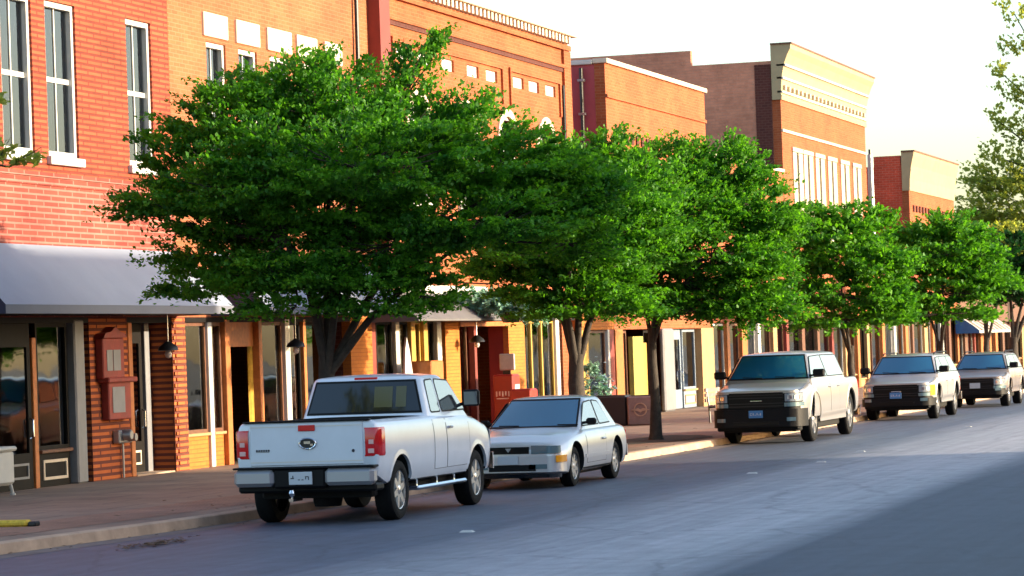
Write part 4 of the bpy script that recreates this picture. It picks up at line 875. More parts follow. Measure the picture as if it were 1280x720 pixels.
# ------------------------------------------------------------------ vehicles
def interp(tab, y):
    if y <= tab[0][0]: return tab[0][1]
    for (a, va), (b, vb) in zip(tab, tab[1:]):
        if y <= b:
            t = (y-a)/(b-a); t = t*t*(3-2*t)*.35+t*.65
            return va+(vb-va)*t
    return tab[-1][1]
class Car:
    """local frame: y forward from the tail (0) to the nose (L), x across, z up"""
    def __init__(s, root, L, w, top, sh, bot, wheels, wr, paint, nose=(.45, .22, .10), tail=(.30, .15, .08), tw=.235, taper=.0):
        s.root, s.L, s.w, s.top, s.sh, s.bot, s.wheels, s.wr, s.paint, s.nose, s.tail, s.tw = root, L, w, top, sh, bot, wheels, wr, paint, nose, tail, tw; s.taper = taper; s.wn = w*(1-taper)
    def ends(s, y):
        """returns (width inset, top inset)"""
        iw = iz = 0
        for d, (r, ix, iz_) in ((s.L-y, s.nose), (y, s.tail)):
            if d < r: k = 1-math.sqrt(max(0, 1-((r-d)/r)**2)); iw = max(iw, ix*k)
            rz = r*.45
            if d < rz: k = 1-math.sqrt(max(0, 1-((rz-d)/rz)**2)); iz = max(iz, iz_*k)
        return iw+s.taper*s.w*abs(2*y/s.L-1)**3.5, iz
    def section(s, y):
        iw, iz = s.ends(y); w = s.w-iw; zt = interp(s.top, y)-iz; zs = interp(s.sh, y)-iz*1.1; zb = interp(s.bot, y)+iz*.5
        h = zs-zb
        return [(0, zb), (w*.6, zb), (w-.10, zb+.005), (w-.045, zb+.03), (w-.02, zb+.10), (w-.006, zb+.3*h), (w, zb+.5*h), (w-.004, zb+.66*h), (w-.012, zb+.78*h), (w-.026, zs-.09), (w-.04, zs-.045), (w-.065, zs-.012), (w-.105, zs+.010),
                (w*.8, zs+(zt-zs)*.55), (w*.55, zs+(zt-zs)*.85), (w*.25, zt-.002), (0, zt)]
    def side_x(s, y, z):
        p = s.section(y)[3:12]
        if z <= p[0][1]: return p[0][0]
        for (xa, za), (xb, zb) in zip(p, p[1:]):
            if z <= zb: return xa+(xb-xa)*(z-za)/max(1e-6, zb-za)
        return p[-1][0]
    def nose_y(s, x, front=True):
        r, ix, _ = s.nose if front else s.tail; x = min(abs(x), s.wn-.001); e = x-(s.wn-ix); d = 0
        if e > 0: d = r*(1-math.sqrt(max(0, 1-(e/ix)**2)))
        return s.L-d if front else d
    def body(s, cuts=()):
        ys = []; n = 64
        for i in range(n+1): ys.append(.0+s.L*i/n)
        for k in (.004, .012, .025, .04, .06, .09, .13, .18, .24): ys += [k, s.L-k]
        ys = sorted(set(round(y, 4) for y in ys)); vs = []; fs = []; sec = [s.section(y) for y in ys]; m = len(sec[0]); N = 2*m-2
        for y, sc_ in zip(ys, sec):
            ring = [(x, y, z) for x, z in sc_]+[(-x, y, z) for x, z in sc_[-2:0:-1]]; vs += ring
        for i in range(len(ys)-1):
            for k in range(N): fs.append((i*N+k, i*N+(k+1) % N, (i+1)*N+(k+1) % N, (i+1)*N+k))
        fs.append(tuple(range(N))); fs.append(tuple((len(ys)-1)*N+k for k in range(N))[::-1])
        b = MB(); b.mesh(vs, fs); o = b.build('body', [M[s.paint], M['well']], s.root, uv=False)
        cut = MB(); tmp = []
        for wy in s.wheels:
            for sg in (-1, 1):
                R_ = s.wr+.075; pr = []
                c = MB(); x0, x1 = sg*(s.w-.36), sg*(s.w+.2)
                ring = [(wy+R_*math.cos(2*math.pi*k/40), s.wr+.01+R_*math.sin(2*math.pi*k/40)) for k in range(40)]
                c.prism(ring, 'x', min(x0, x1), max(x0, x1), 1); tmp.append(c)
        for bx in cuts:
            c = MB(); c.box(*bx, m=1); tmp.append(c)
        objs = []
        for c in tmp:
            q = c.build('cutter', [M[s.paint], M['well']], s.root, uv=False); objs.append(q)
            md = o.modifiers.new('b', 'BOOLEAN'); md.operation = 'DIFFERENCE'; md.object = q; md.solver = 'EXACT'; md.material_mode = 'INDEX'
        bpy.context.view_layer.update(); dg = bpy.context.evaluated_depsgraph_get()
        me = bpy.data.meshes.new_from_object(o.evaluated_get(dg)); o.modifiers.clear(); o.data = me
        for q in objs: bpy.data.objects.remove(q)
        me.polygons.foreach_set('use_smooth', [True]*len(me.polygons)); me.set_sharp_from_angle(angle=R(38))
        return o
    def front_patch(s, name, m, x0, x1, z0, z1, off=.01, par=None, front=True, th=.03, n=None, rz=0., inset=0., slope=0.):
        """panel lying on the nose (or tail) surface; z0,z1 numbers or functions of x; slope leans it back"""
        n = n or max(2, int(abs(x1-x0)/.04)); b = MB(); g = 1 if front else -1
        f0 = z0 if callable(z0) else (lambda x: z0); f1 = z1 if callable(z1) else (lambda x: z1)
        nz = 4; rows = []
        for i in range(n+1):
            x = (x0+(x1-x0)*i/n)*s.wn/s.w; y = s.nose_y(x, front); e = 0
            xc = abs(x)
            if xc > s.w-.002: pass
            col = []
            za, zb = f0(x), f1(x)
            for k in range(nz+1):
                t = k/nz; z = za+(zb-za)*t; yy = y+g*(off-inset*(0 if 0 < k < nz else 1)-slope*(z-za))
                sx = x+(math.copysign(off*.7, x) if xc > s.wn-(s.nose if front else s.tail)[1]*.6 else 0)
                col.append((sx, yy, z))
            rows.append(col)
        vs = [p for c in rows for p in c]; m_ = nz+1; F = len(vs); vs += [(p[0]*.995, p[1]-g*th, p[2]) for p in vs]
        fs = [(i*m_+k, (i+1)*m_+k, (i+1)*m_+k+1, i*m_+k+1) for i in range(n) for k in range(nz)]
        edge = [i*m_ for i in range(n+1)]+[n*m_+k for k in range(1, m_)]+[i*m_+nz for i in range(n-1, -1, -1)]+[k for k in range(nz-1, 0, -1)]
        fs += [(a, c, c+F, a+F) for a, c in zip(edge, edge[1:]+edge[:1])]
        b.mesh(vs, fs); return b.build(name, M[m], par or s.root, smooth=True, ang=40, uv=False)
    def side_patch(s, name, m, sg, y0, y1, z0, z1, off=.006, par=None, th=.02, n=None, nz=8):
        b = MB(); n = n or max(2, int((y1-y0)/.06)); f0 = z0 if callable(z0) else (lambda y: z0); f1 = z1 if callable(z1) else (lambda y: z1)
        vs = []; m_ = nz+1
        for i in range(n+1):
            y = y0+(y1-y0)*i/n; za, zb = f0(y), f1(y)
            for k in range(m_): z = za+(zb-za)*k/nz; vs.append((sg*(s.side_x(y, z)+off), y, z))
        F = len(vs); vs += [(p[0]-sg*th, p[1], p[2]) for p in vs]
        fs = [(i*m_+k, (i+1)*m_+k, (i+1)*m_+k+1, i*m_+k+1) for i in range(n) for k in range(nz)]
        edge = [i*m_ for i in range(n+1)]+[n*m_+k for k in range(1, m_)]+[i*m_+nz for i in range(n-1, -1, -1)]+[k for k in range(nz-1, 0, -1)]
        fs += [(a, c, c+F, a+F) for a, c in zip(edge, edge[1:]+edge[:1])]
        b.mesh(vs, fs); return b.build(name, M[m], par or s.root, smooth=True, ang=40, uv=False)
    def seam(s, sg, pts, par, wdt=.012, name='seam'):
        """dark shut line following the side; pts (y,z)"""
        b = MB()
        for (ya, za), (yb, zb) in zip(pts, pts[1:]):
            n = max(1, int(math.hypot(yb-ya, zb-za)/.08)); L_ = math.hypot(yb-ya, zb-za); ny, nz = -(zb-za)/L_*wdt/2, (yb-ya)/L_*wdt/2
            for k in range(n):
                t0, t1 = k/n, (k+1)/n; P = []
                for t, q in ((t0, -1), (t1, -1), (t1, 1), (t0, 1)):
                    y = ya+(yb-ya)*t+q*ny; z = za+(zb-za)*t+q*nz; P.append((sg*(s.side_x(y, z)+.0025), y, z))
                b.poly(P)
        return b.build(name, M['well'], par, uv=False)
    def wheel(s, wy, sg, rim='alloy', spokes=6):
        r = s.wr; xo = s.w-.03-s.taper*.5; tw = s.tw; cx = lambda v: sg*(xo-v)
        e = empty('wheel', (0, 0, 0)); e.parent = s.root; c = (0, wy, r)
        t = MB(); pr = [(r*.64, .01), (r*.70, .0), (r*.86, -.002), (r*.955, .012), (r*.992, .04), (r, .07), (r, tw-.07), (r*.99, tw-.04), (r*.95, tw-.012), (r*.64, tw)]
        t.lathe([(a, cx(h)) for a, h in pr], 40, 'x', c)
        # tread grooves
        t.build('tyre', M['rubber'], e, smooth=True, ang=40, uv=False)
        q = MB(); q.lathe([(a, cx(h)) for a, h in [(r*.66, .0), (r*.665, .012), (r*.62, .02), (r*.60, .09), (r*.58, .15), (0, .15)]], 36, 'x', c)
        for k in range(spokes):
            a = 2*math.pi*k/spokes+.3; ca, sa = math.cos(a), math.sin(a)
            def P(u, v, h): return (cx(h), wy+ca*u-sa*v, r+sa*u+ca*v)
            w0, w1 = r*.13, r*.085
            vs = [P(r*.10, -w0, .02), P(r*.10, w0, .02), P(r*.62, w1, .022), P(r*.62, -w1, .022), P(r*.10, -w0*1.2, .09), P(r*.10, w0*1.2, .09), P(r*.62, w1*1.3, .08), P(r*.62, -w1*1.3, .08)]
            q.mesh(vs, [(0, 1, 2, 3), (4, 7, 6, 5), (0, 4, 5, 1), (1, 5, 6, 2), (2, 6, 7, 3), (3, 7, 4, 0)])
        q.lathe([(a, cx(h)) for a, h in [(0, .008), (r*.12, .010), (r*.17, .025), (r*.18, .09)]], 20, 'x', c)
        o = q.build('rim', M[rim], e, smooth=True, ang=35, uv=False)
        k_ = MB(); k_.lathe([(a, cx(h)) for a, h in [(0, .05), (r*.5, .052), (r*.585, .10)]], 24, 'x', c); k_.build('brake_disc', M['well'], e, smooth=True, uv=False)
        return e
    # greenhouse
    def cabin(s, zb, zr, fb, ft, rb, rt, wb, wt, bf=.12, br=.05, name='cabin', crown=.03, hood=True):
        s.c = dict(zb=zb, zr=zr, fb=fb, ft=ft, rb=rb, rt=rt, wb=wb, wt=wt, bf=bf, br=br)
        def ring(z, ins=0., zz=None, scale=1.):
            t = (z-zb)/(zr-zb); f = fb+(ft-fb)*t-ins; r_ = rb+(rt-rb)*t+ins; w = wb+(wt-wb)*t-ins; rc = .10; P = []
            cy = (f+r_)/2
            n = 8
            for k in range(n+1):                      # front edge, right to left
                x = (w-rc)*(1-2*k/n); P.append((x, f-bf*(x/w)**2))
            fl = f-bf
            for k in range(1, 4): a = math.pi/2*k/4; P.append((-(w-rc)-rc*math.sin(a), fl+.02-(rc+.02)*(1-math.cos(a))))
            m = 8
            for k in range(m+1): P.append((-w, fl-rc+(r_+br+rc-fl+rc)*k/m))
            rl = r_+br
            for k in range(1, 4): a = math.pi/2*k/4; P.append((-w+rc*(1-math.cos(a)), rl+rc-rc*math.sin(a)))
            for k in range(n+1):
                x = -(w-rc)*(1-2*k/n); P.append((x, r_+br*(x/w)**2))
            for k in range(1, 4): a = math.pi/2*k/4; P.append(((w-rc)+rc*math.sin(a), rl+rc*(1-math.cos(a))))
            for k in range(m+1): P.append((w, rl+rc+(fl-rc-rl-rc)*k/m))
            for k in range(1, 4): a = math.pi/2*k/4; P.append((w-rc*(1-math.cos(a)), fl-rc+(rc+.02)*math.sin(a)))
            z_ = z if zz is None else zz
            return [(x*scale, cy+(y-cy)*scale, z_) for x, y in P]
        rings = [ring(zb-.12), ring(zb), ring(zb+(zr-zb)*.5), ring(zr-.07), ring(zr-.03, .012), ring(zr-.008, .035), ring(zr, .07), ring(zr, .07, zr+crown*.6, .75), ring(zr, .07, zr+crown*.9, .4), ring(zr, .07, zr+crown, .05)]
        n = len(rings[0]); b = MB(); vs = [p for r_ in rings for p in r_]
        fs = [(i*n+k, i*n+(k+1) % n, (i+1)*n+(k+1) % n, (i+1)*n+k) for i in range(len(rings)-1) for k in range(n)]+[tuple(range(n)), tuple((len(rings)-1)*n+k for k in range(n))]
        b.mesh(vs, fs); s.cab = b.build(name, M[s.paint], s.root, smooth=True, ang=40, uv=False); return s.cab
    def cside(s, z): c = s.c; return c['wb']+(c['wt']-c['wb'])*(z-c['zb'])/(c['zr']-c['zb'])
    def side_window(s, sg, pts, m='side_glass', trim=.022, name='side_window', par=None):
        def rp(P, r=.045):
            out = []; n = len(P)
            for i in range(n):
                a, b, c = Vector(P[i-1]), Vector(P[i]), Vector(P[(i+1) % n]); u = (a-b); v = (c-b); ru = min(r, u.length*.4); rv = min(r, v.length*.4)
                p0, p1 = b+u.normalized()*ru, b+v.normalized()*rv
                for t in (0, .33, .67, 1): out.append(p0.lerp(b, t).lerp(b.lerp(p1, t), t))
            return out
        cy = sum(p[0] for p in pts)/len(pts); cz = sum(p[1] for p in pts)/len(pts)
        b = MB(); b.poly([(sg*(s.cside(p[1])+.008), p[0], p[1]) for p in rp(pts)]); g_ = b.build(name, M[m], par or s.root, uv=False)
        if trim:
            big = [(p[0]+math.copysign(trim, p[0]-cy), p[1]+math.copysign(trim, p[1]-cz)) for p in pts]
            b = MB(); b.poly([(sg*(s.cside(p[1])+.005), p[0], p[1]) for p in rp(big)]); b.build('window_trim', M['black_plastic'], g_, uv=False)
        return g_
    def screen(s, name, m, z0, z1, marg=.07, front=True, trim=.03, off=.010, par=None, x0=None, x1=None):
        c = s.c
        def pt(x, z, o):
            t = (z-c['zb'])/(c['zr']-c['zb']); w = s.cside(z)
            y = (c['fb']+(c['ft']-c['fb'])*t-c['bf']*(x/w)**2+o) if front else (c['rb']+(c['rt']-c['rb'])*t+c['br']*(x/w)**2-o); return (x, y, z)
        def grid(z0, z1, mg, o, mm, nm, pr):
            b = MB(); n = 12; rows = 5; vs = []
            for j in range(rows+1):
                z = z0+(z1-z0)*j/rows; w = s.cside(z)-mg; a, e = (-w, w) if x0 is None else (x0, x1)
                for i in range(n+1): vs.append(pt(a+(e-a)*i/n, z, o))
            fs = [(j*(n+1)+i, j*(n+1)+i+1, (j+1)*(n+1)+i+1, (j+1)*(n+1)+i) for j in range(rows) for i in range(n)]
            b.mesh(vs, fs); return b.build(nm, M[mm], pr, smooth=True, uv=False)
        g_ = grid(z0, z1, marg, off, m, name, par or s.root)
        if trim and x0 is None: grid(z0-trim, z1+trim, marg-trim, off*.5, 'black_plastic', 'window_seal', g_)
        return g_
    def mirror(s, sg, y, z, size=(.11, .2, .15), m='black_plastic'):
        w = s.cside(z); b = MB(); b.tube([(sg*(w-.02), y, z-.02), (sg*(w+.12), y-.02, z-.01)], .025, 6)
        b.box(sg*(w+.06), sg*(w+.06+size[1]), y-size[0], y+.0, z-.05, z-.05+size[2], b=.03); o = b.build('wing_mirror', M[m], s.root, smooth=True, ang=30, uv=False)
        part('mirror_glass', M['side_glass'], o, (sg*(w+.09), sg*(w+.04+size[1]), y-size[0]-.006, y-size[0]-.001, z-.025, z-.08+size[2]), uv=False)
    def handle(s, sg, y, z, par, m='chrome'):
        x = s.side_x(y, z); b = MB(); b.box(sg*(x-.0), sg*(x+.035), y-.10, y+.10, z-.018, z+.018, b=.012); return b.build('door_handle', M[m], par, smooth=True, uv=False)
    def door(s, sg, y0, y1, z0, z1, hy=None, hz=None, hm='chrome', arch=None):
        """door skin standing 5 mm proud, with its shut line and handle"""
        d = s.side_patch('door', s.paint, sg, y0, y1, z0 if arch is None else arch, z1, off=.004, th=.012)
        s.seam(sg, [(y0-.008, z1), (y0-.008, z0 if arch is None else arch(y0)), (y1+.008, z0 if arch is None else arch(y1)), (y1+.008, z1)], d, .012, 'shut_line')
        if hy: s.handle(sg, hy, hz, d, hm)
        return d
def plate(c, x, z, front, par=None, w=.31, h=.16, band=None, off=.03, marks='bars'):
    y = c.nose_y(x, front); g_ = 1 if front else -1; a = y+g_*off
    p = part('licence_plate', M['plate'] if band is None else M[band], par or c.root, (x-w/2, x+w/2, min(a, a+g_*.012), max(a, a+g_*.012), z-h/2, z+h/2), b=.004, uv=False)
    q = MB(); r = random.Random(int(z*1000)); yy = sorted((a+g_*.0125, a+g_*.0145)); mm = 'ink' if band is None else 'plate'
    for k, (u, v, ww, hh) in enumerate([(-.105, 0, .022, .05), (-.07, -.012, .03, .012), (-.03, .005, .018, .045), (.01, -.015, .035, .012), (.055, .004, .02, .05), (.10, .02, .035, .012), (.10, -.02, .035, .012), (.12, 0, .012, .05)]):
        q.box(x+u-ww/2, x+u+ww/2, yy[0], yy[1], z+v-hh/2, z+v+hh/2)
    q.build('plate_characters', M[mm], p, uv=False); return p
def car_underbody(c, par, z=.22):  # solid dark underbody slab with an axle tube per wheel pair
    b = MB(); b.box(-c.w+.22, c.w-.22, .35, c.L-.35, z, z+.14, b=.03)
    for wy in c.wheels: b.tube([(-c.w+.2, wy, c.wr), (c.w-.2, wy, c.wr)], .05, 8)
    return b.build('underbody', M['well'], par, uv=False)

# ---- white pickup, seen from behind
rt = empty('pickup_truck', (-14.56, 39.15, 0), R(0), 'white pickup truck parked facing away with its closed tailgate and red tail lamps showing', 'pickup truck')
T = Car(rt, 5.30, 1.02, [(0, 1.385), (2.3, 1.385), (2.5, 1.36), (4.0, 1.36), (4.35, 1.33), (5.0, 1.21), (5.3, 1.12)], [(0, 1.37), (2.5, 1.36), (4.0, 1.33), (4.4, 1.28), (5.0, 1.16), (5.3, 1.08)],
        [(0, .62), (.4, .50), (5.0, .48), (5.3, .5)], (.92, 4.40), .405, 'truck_white', nose=(.4, .2, .12), tail=(.10, .05, .03), tw=.26)
T.body(cuts=[(-.86, .86, .09, 2.22, .75, 1.6)])
T.cabin(1.38, 1.93, 4.22, 3.50, 2.33, 2.47, .94, .80, bf=.10, br=.03, crown=.035)
for sg in (-1, 1):
    for wy in T.wheels: T.wheel(wy, sg, spokes=6)
    d = T.door(sg, 2.98, 4.02, .62, 1.31, 3.12, 1.18)
    T.door(sg, 2.40, 2.95, .62, 1.31)
    T.side_window(sg, [(3.02, 1.42), (4.05, 1.42), (3.60, 1.83), (3.02, 1.86)])
    T.side_window(sg, [(2.52, 1.42), (2.92, 1.42), (2.92, 1.86), (2.60, 1.85)])
    T.mirror(sg, 3.98, 1.50, (.10, .25, .24))
    for wy in T.wheels:                                # arch lips
        f = MB(); n = 20; R0 = .475; pts = []
        for k in range(n+1):
            a = math.pi*(.085+.83*k/n); pts.append((wy+R0*math.cos(a), T.wr+.01+R0*math.sin(a)))
        for (p, q_) in zip(pts, pts[1:]):
            P = [];
            for (y, z) in (p, q_):
                x = T.side_x(min(max(y, .01), T.L-.2), z); P += [(sg*(x-.03), y, z), (sg*(x+.010), y, z)]
                yo, zo = wy+(y-wy)*1.13, T.wr+(z-T.wr)*1.13; P += [(sg*(T.side_x(min(max(yo, .01), T.L-.15), zo)+.003), yo, zo)]
            f.poly([P[0], P[3], P[4], P[1]]); f.poly([P[1], P[4], P[5], P[2]])
        f.build('wheel_arch', M['truck_white'], rt, smooth=True, ang=60, uv=False)
    b = MB(); b.box(sg*.82, sg*1.02, 1.62, 3.85, .36, .42, b=.025); [b.box(sg*.7, sg*.9, y-.03, y+.03, .38, .52) for y in (1.9, 2.8, 3.6)]
    b.build('running_board', M['chrome'], rt, smooth=True, uv=False)
    # tail lamp wrapping the corner
    z0, z1 = .90, 1.28
    l = MB(); prof = [(sg*.83, -.014), (sg*.94, -.014), (sg*.99, .005), (sg*1.022, .04), (sg*1.040, .12), (sg*1.042, .20), (sg*1.0, .21)]
    vs = []; n = len(prof); zz = [z0, z0+.03, z0+.2, z1-.03, z1]
    for j, z in enumerate(zz):
        sh = .012 if j in (0, 4) else 0
        for (x, y) in prof: vs.append((x-sg*sh, y+sh*.6, z))
    l.mesh(vs, [(j*n+i, j*n+i+1, (j+1)*n+i+1, (j+1)*n+i) for j in range(4) for i in range(n-1)])
    l.mesh([(x*.93, y+.06, z) for (x, y, z) in vs], [(j*n+i, j*n+i+1, (j+1)*n+i+1, (j+1)*n+i) for j in range(4) for i in range(n-1)])
    tl = l.build('tail_lamp', M['lamp_red'], rt, smooth=True, ang=60, uv=False, fix=False)
    part('reversing_lamp', M['lamp_pink'], tl, (sg*.88, sg*.95, -.021, -.014, 1.06, 1.12), (sg*.87, sg*.955, -.021, -.014, .94, 1.00), b=.003, uv=False)
    tb2 = MB(); tb2.box(sg*.30 if sg > 0 else -.99, .99 if sg > 0 else -.42, -.20, .02, .53, .76, b=.05)
    tb2.build('bumper', M['bumper_silver'], rt, smooth=True, ang=30, uv=False)
tg = MB(); tg.box(-.815, .815, -.012, .06, .79, 1.375, b=.022); tg = tg.build('tailgate', M['truck_white'], rt, smooth=True, ang=30, uv=False)
q = MB(); q.box(-.80, .80, -.016, -.0125, .845, .853); q.box(-.80, .80, -.018, -.0125, 1.315, 1.322); q.build('crease', M['alloy'], tg, uv=False)
q = MB(); q.box(-.90, .90, -.03, .07, 1.376, 1.40, b=.008); q.build('top_cap', M['black_plastic'], tg, smooth=True, uv=False)
q = MB(); q.box(-.11, .13, -.03, -.012, 1.255, 1.335, b=.012); q.build('tailgate_handle', M['lamp_red'], tg, smooth=True, uv=False)
q = MB(); q.mesh(*(lambda vs: (vs, [tuple(range(28))]))([(.02+.115*math.cos(2*math.pi*k/28), -.020, 1.09+.07*math.sin(2*math.pi*k/28)) for k in range(28)])); em = q.build('emblem', M['metal_dark'], tg, uv=False)
q = MB(); q.tube([(.02+.115*math.cos(2*math.pi*k/28), -.022, 1.09+.07*math.sin(2*math.pi*k/28)) for k in range(29)], .011, 6); q.box(-.03, .06, -.03, -.021, 1.085, 1.12); q.box(.06, .10, -.03, -.021, 1.06, 1.085); q.build('emblem_ring', M['chrome'], em, smooth=True, uv=False)
q = MB(); [q.box(-.72+.034*k, -.695+.034*k, -.017, -.0125, .995, 1.02) for k in range(6)]; q.box(-.72, -.53, -.016, -.0125, .985, .99); q.build('badge', M['ink'], tg, uv=False)
q = MB(); q.lathe([(0, -.022), (.02, -.02), (.022, -.012)], 12, 'y', (.66, 0, .98)); q.build('tailgate_lock', M['ink'], tg, uv=False)
part('bumper_centre', M['black_plastic'], rt, (-.43, .31, -.17, .0, .50, .77), b=.03, smooth=True, uv=False); part('bumper_step', M['black_plastic'], rt, (-1.0, 1.0, -.19, .03, .762, .79), b=.01, uv=False)
q = MB(); q.box(-.98, .98, -.05, .3, .44, .55, b=.03); q.build('lower_valance', M['black_plastic'], rt, smooth=True, uv=False)
p = part('licence_plate', M['plate'], rt, (-.20, .13, -.19, -.175, .55, .72), b=.005, uv=False)
q = MB(); [q.box(-.035+u-ww/2, -.035+u+ww/2, -.1925, -.1905, .635+v-hh/2, .635+v+hh/2) for u, v, ww, hh in [(-.115, 0, .05, .014), (-.105, .022, .014, .03), (-.02, -.02, .03, .012), (.03, -.02, .03, .012), (.09, .02, .05, .012), (.115, 0, .012, .045), (.075, .0, .012, .03)]]; q.build('plate_characters', M['ink'], p, uv=False)
q = MB(); q.lathe([(0, .05), (.03, .04), (.045, 0), (.03, -.04), (.015, -.05), (.015, -.09)], 14, c=(-.15, -.22, .44)); q.box(-.18, -.12, -.26, .1, .33, .37); q.build('tow_ball', M['chrome'], rt, smooth=True, uv=False)
T.screen('rear_window', 'rear_glass', 1.44, 1.85, .10, front=False, trim=.03, off=.012)
T.screen('seen_through_patch', 'seen_glass', 1.50, 1.79, front=False, trim=0, off=.016, x0=.15, x1=.42); T.screen('seen_through_patch', 'seen_glass', 1.50, 1.79, front=False, trim=0, off=.016, x0=.47, x1=.62)
T.screen('windshield', 'windshield', 1.42, 1.87, .09)
part('brake_lamp', M['lamp_red'], T.cab, (-.17, .17, 2.47, 2.53, 1.885, 1.925), b=.008, uv=False)
q = MB(); q.box(-.75, -.3, -.0, .3, .3, .38); car_underbody(T, rt, .34)
q = MB(); q.lathe([(.0, .1), (.18, .1), (.2, .0), (.2, -.12), (.18, -.2), (0, -.2)], 20, c=(.05, .62, .42)); q.build('spare_wheel', M['rubber'], rt, smooth=True, uv=False)
# front end (seen only from a side step)
T.front_patch('grille', 'black_plastic', -.6, .6, .82, 1.08, .012); T.front_patch('front_bumper', 'chrome', -1.0, 1.0, .5, .74, .05)
for sg in (-1, 1): T.front_patch('headlamp', 'headlamp', sg*.62, sg*.97, .85, 1.08, .014)

# ---- silver sedan, nose to the camera
rt = empty('sedan', (-14.33, 52.15, 0), R(180), 'silver two door sedan with reflected sky blue painted into its windshield, parked facing the camera', 'sedan')
S = Car(rt, 4.42, .905, [(0, .90), (.1, .945), (.7, .965), (2.9, .965), (3.2, .95), (3.9, .86), (4.25, .77), (4.42, .70)], [(0, .86), (.5, .90), (3.0, .89), (3.6, .83), (4.1, .73), (4.42, .66)],
        [(0, .32), (.4, .24), (3.9, .22), (4.42, .25)], (.95, 3.52), .325, 'sedan_silver', nose=(.42, .20, .08), tail=(.35, .16, .07), tw=.21, taper=.05)
S.body()
S.cabin(.93, 1.42, 3.12, 2.20, .55, 1.05, .80, .63, bf=.14, br=.08, crown=.03)
for sg in (-1, 1):
    for wy in S.wheels: S.wheel(wy, sg, spokes=8)
    S.door(sg, 1.72, 2.92, .36, .86, 1.88, .72, hm='sedan_silver')
    S.side_window(sg, [(1.80, .97), (2.85, .97), (2.25, 1.32), (1.80, 1.345)]); S.side_window(sg, [(1.05, .98), (1.72, .97), (1.72, 1.345), (1.38, 1.32)])
    S.mirror(sg, 2.72, 1.02, (.10, .17, .11))
    S.front_patch('headlamp', 'headlamp_teal', sg*.40, sg*.86, lambda x: .56+.02*abs(x), lambda x: .705-.03*(abs(x)-.4), .012)
    S.front_patch('indicator', 'amber', sg*.79, sg*.90, .43, .54, .050, n=8)
    S.front_patch('tail_lamp', 'lamp_red', sg*.45, sg*.88, .62, .8, .012, front=False)
    S.side_patch('side_moulding', 'sedan_silver', sg, 1.4, 3.05, .44, .50, .014); S.side_patch('sill_strip', 'black_plastic', sg, 1.35, 3.1, .26, .29, .008)
    S.front_patch('fog_lamp', 'headlamp_teal', sg*.36, sg*.68, .33, .405, .045)
S.front_patch('front_bumper', 'sedan_silver', -.90, .90, .28, .53, .035); S.front_patch('grille', 'black_gloss', -.36, .36, .575, .685, .010)
q = MB(); q.prism([(-.05, .665), (.05, .665), (0, .60)], 'y', 4.43, 4.44); q.build('grille_emblem', M['metal_grey'], rt, uv=False)
S.front_patch('air_intake', 'black_plastic', -.48, .34, .30, .40, .045); S.front_patch('air_dam', 'rear_glass', -.86, .86, .19, .25, .02); part('licence_plate', M['plate'], rt, (-.17, .17, S.L+.045, S.L+.057, .405, .545), b=.004, uv=False)
S.front_patch('rear_bumper', 'sedan_silver', -.89, .89, .36, .56, .03, front=False)
w_ = S.screen('windshield', 'windshield', .975, 1.375, .07); S.screen('rear_window', 'windshield', .99, 1.36, .12, front=False)
for sg in (-1, 1): q = MB(); q.tube([(sg*.5-.3, 3.10, .985), (sg*.5+.05, 3.07, .99)], .010, 5); q.build('wiper', M['black_plastic'], rt, uv=False)
q = MB(); [q.prism([(sg*.12, 3.0), (sg*.62, 3.05), (sg*.55, 4.2), (sg*.3, 4.2)], 'z', .5, .51) for sg in (-1, 1)]
car_underbody(S, rt, .17)

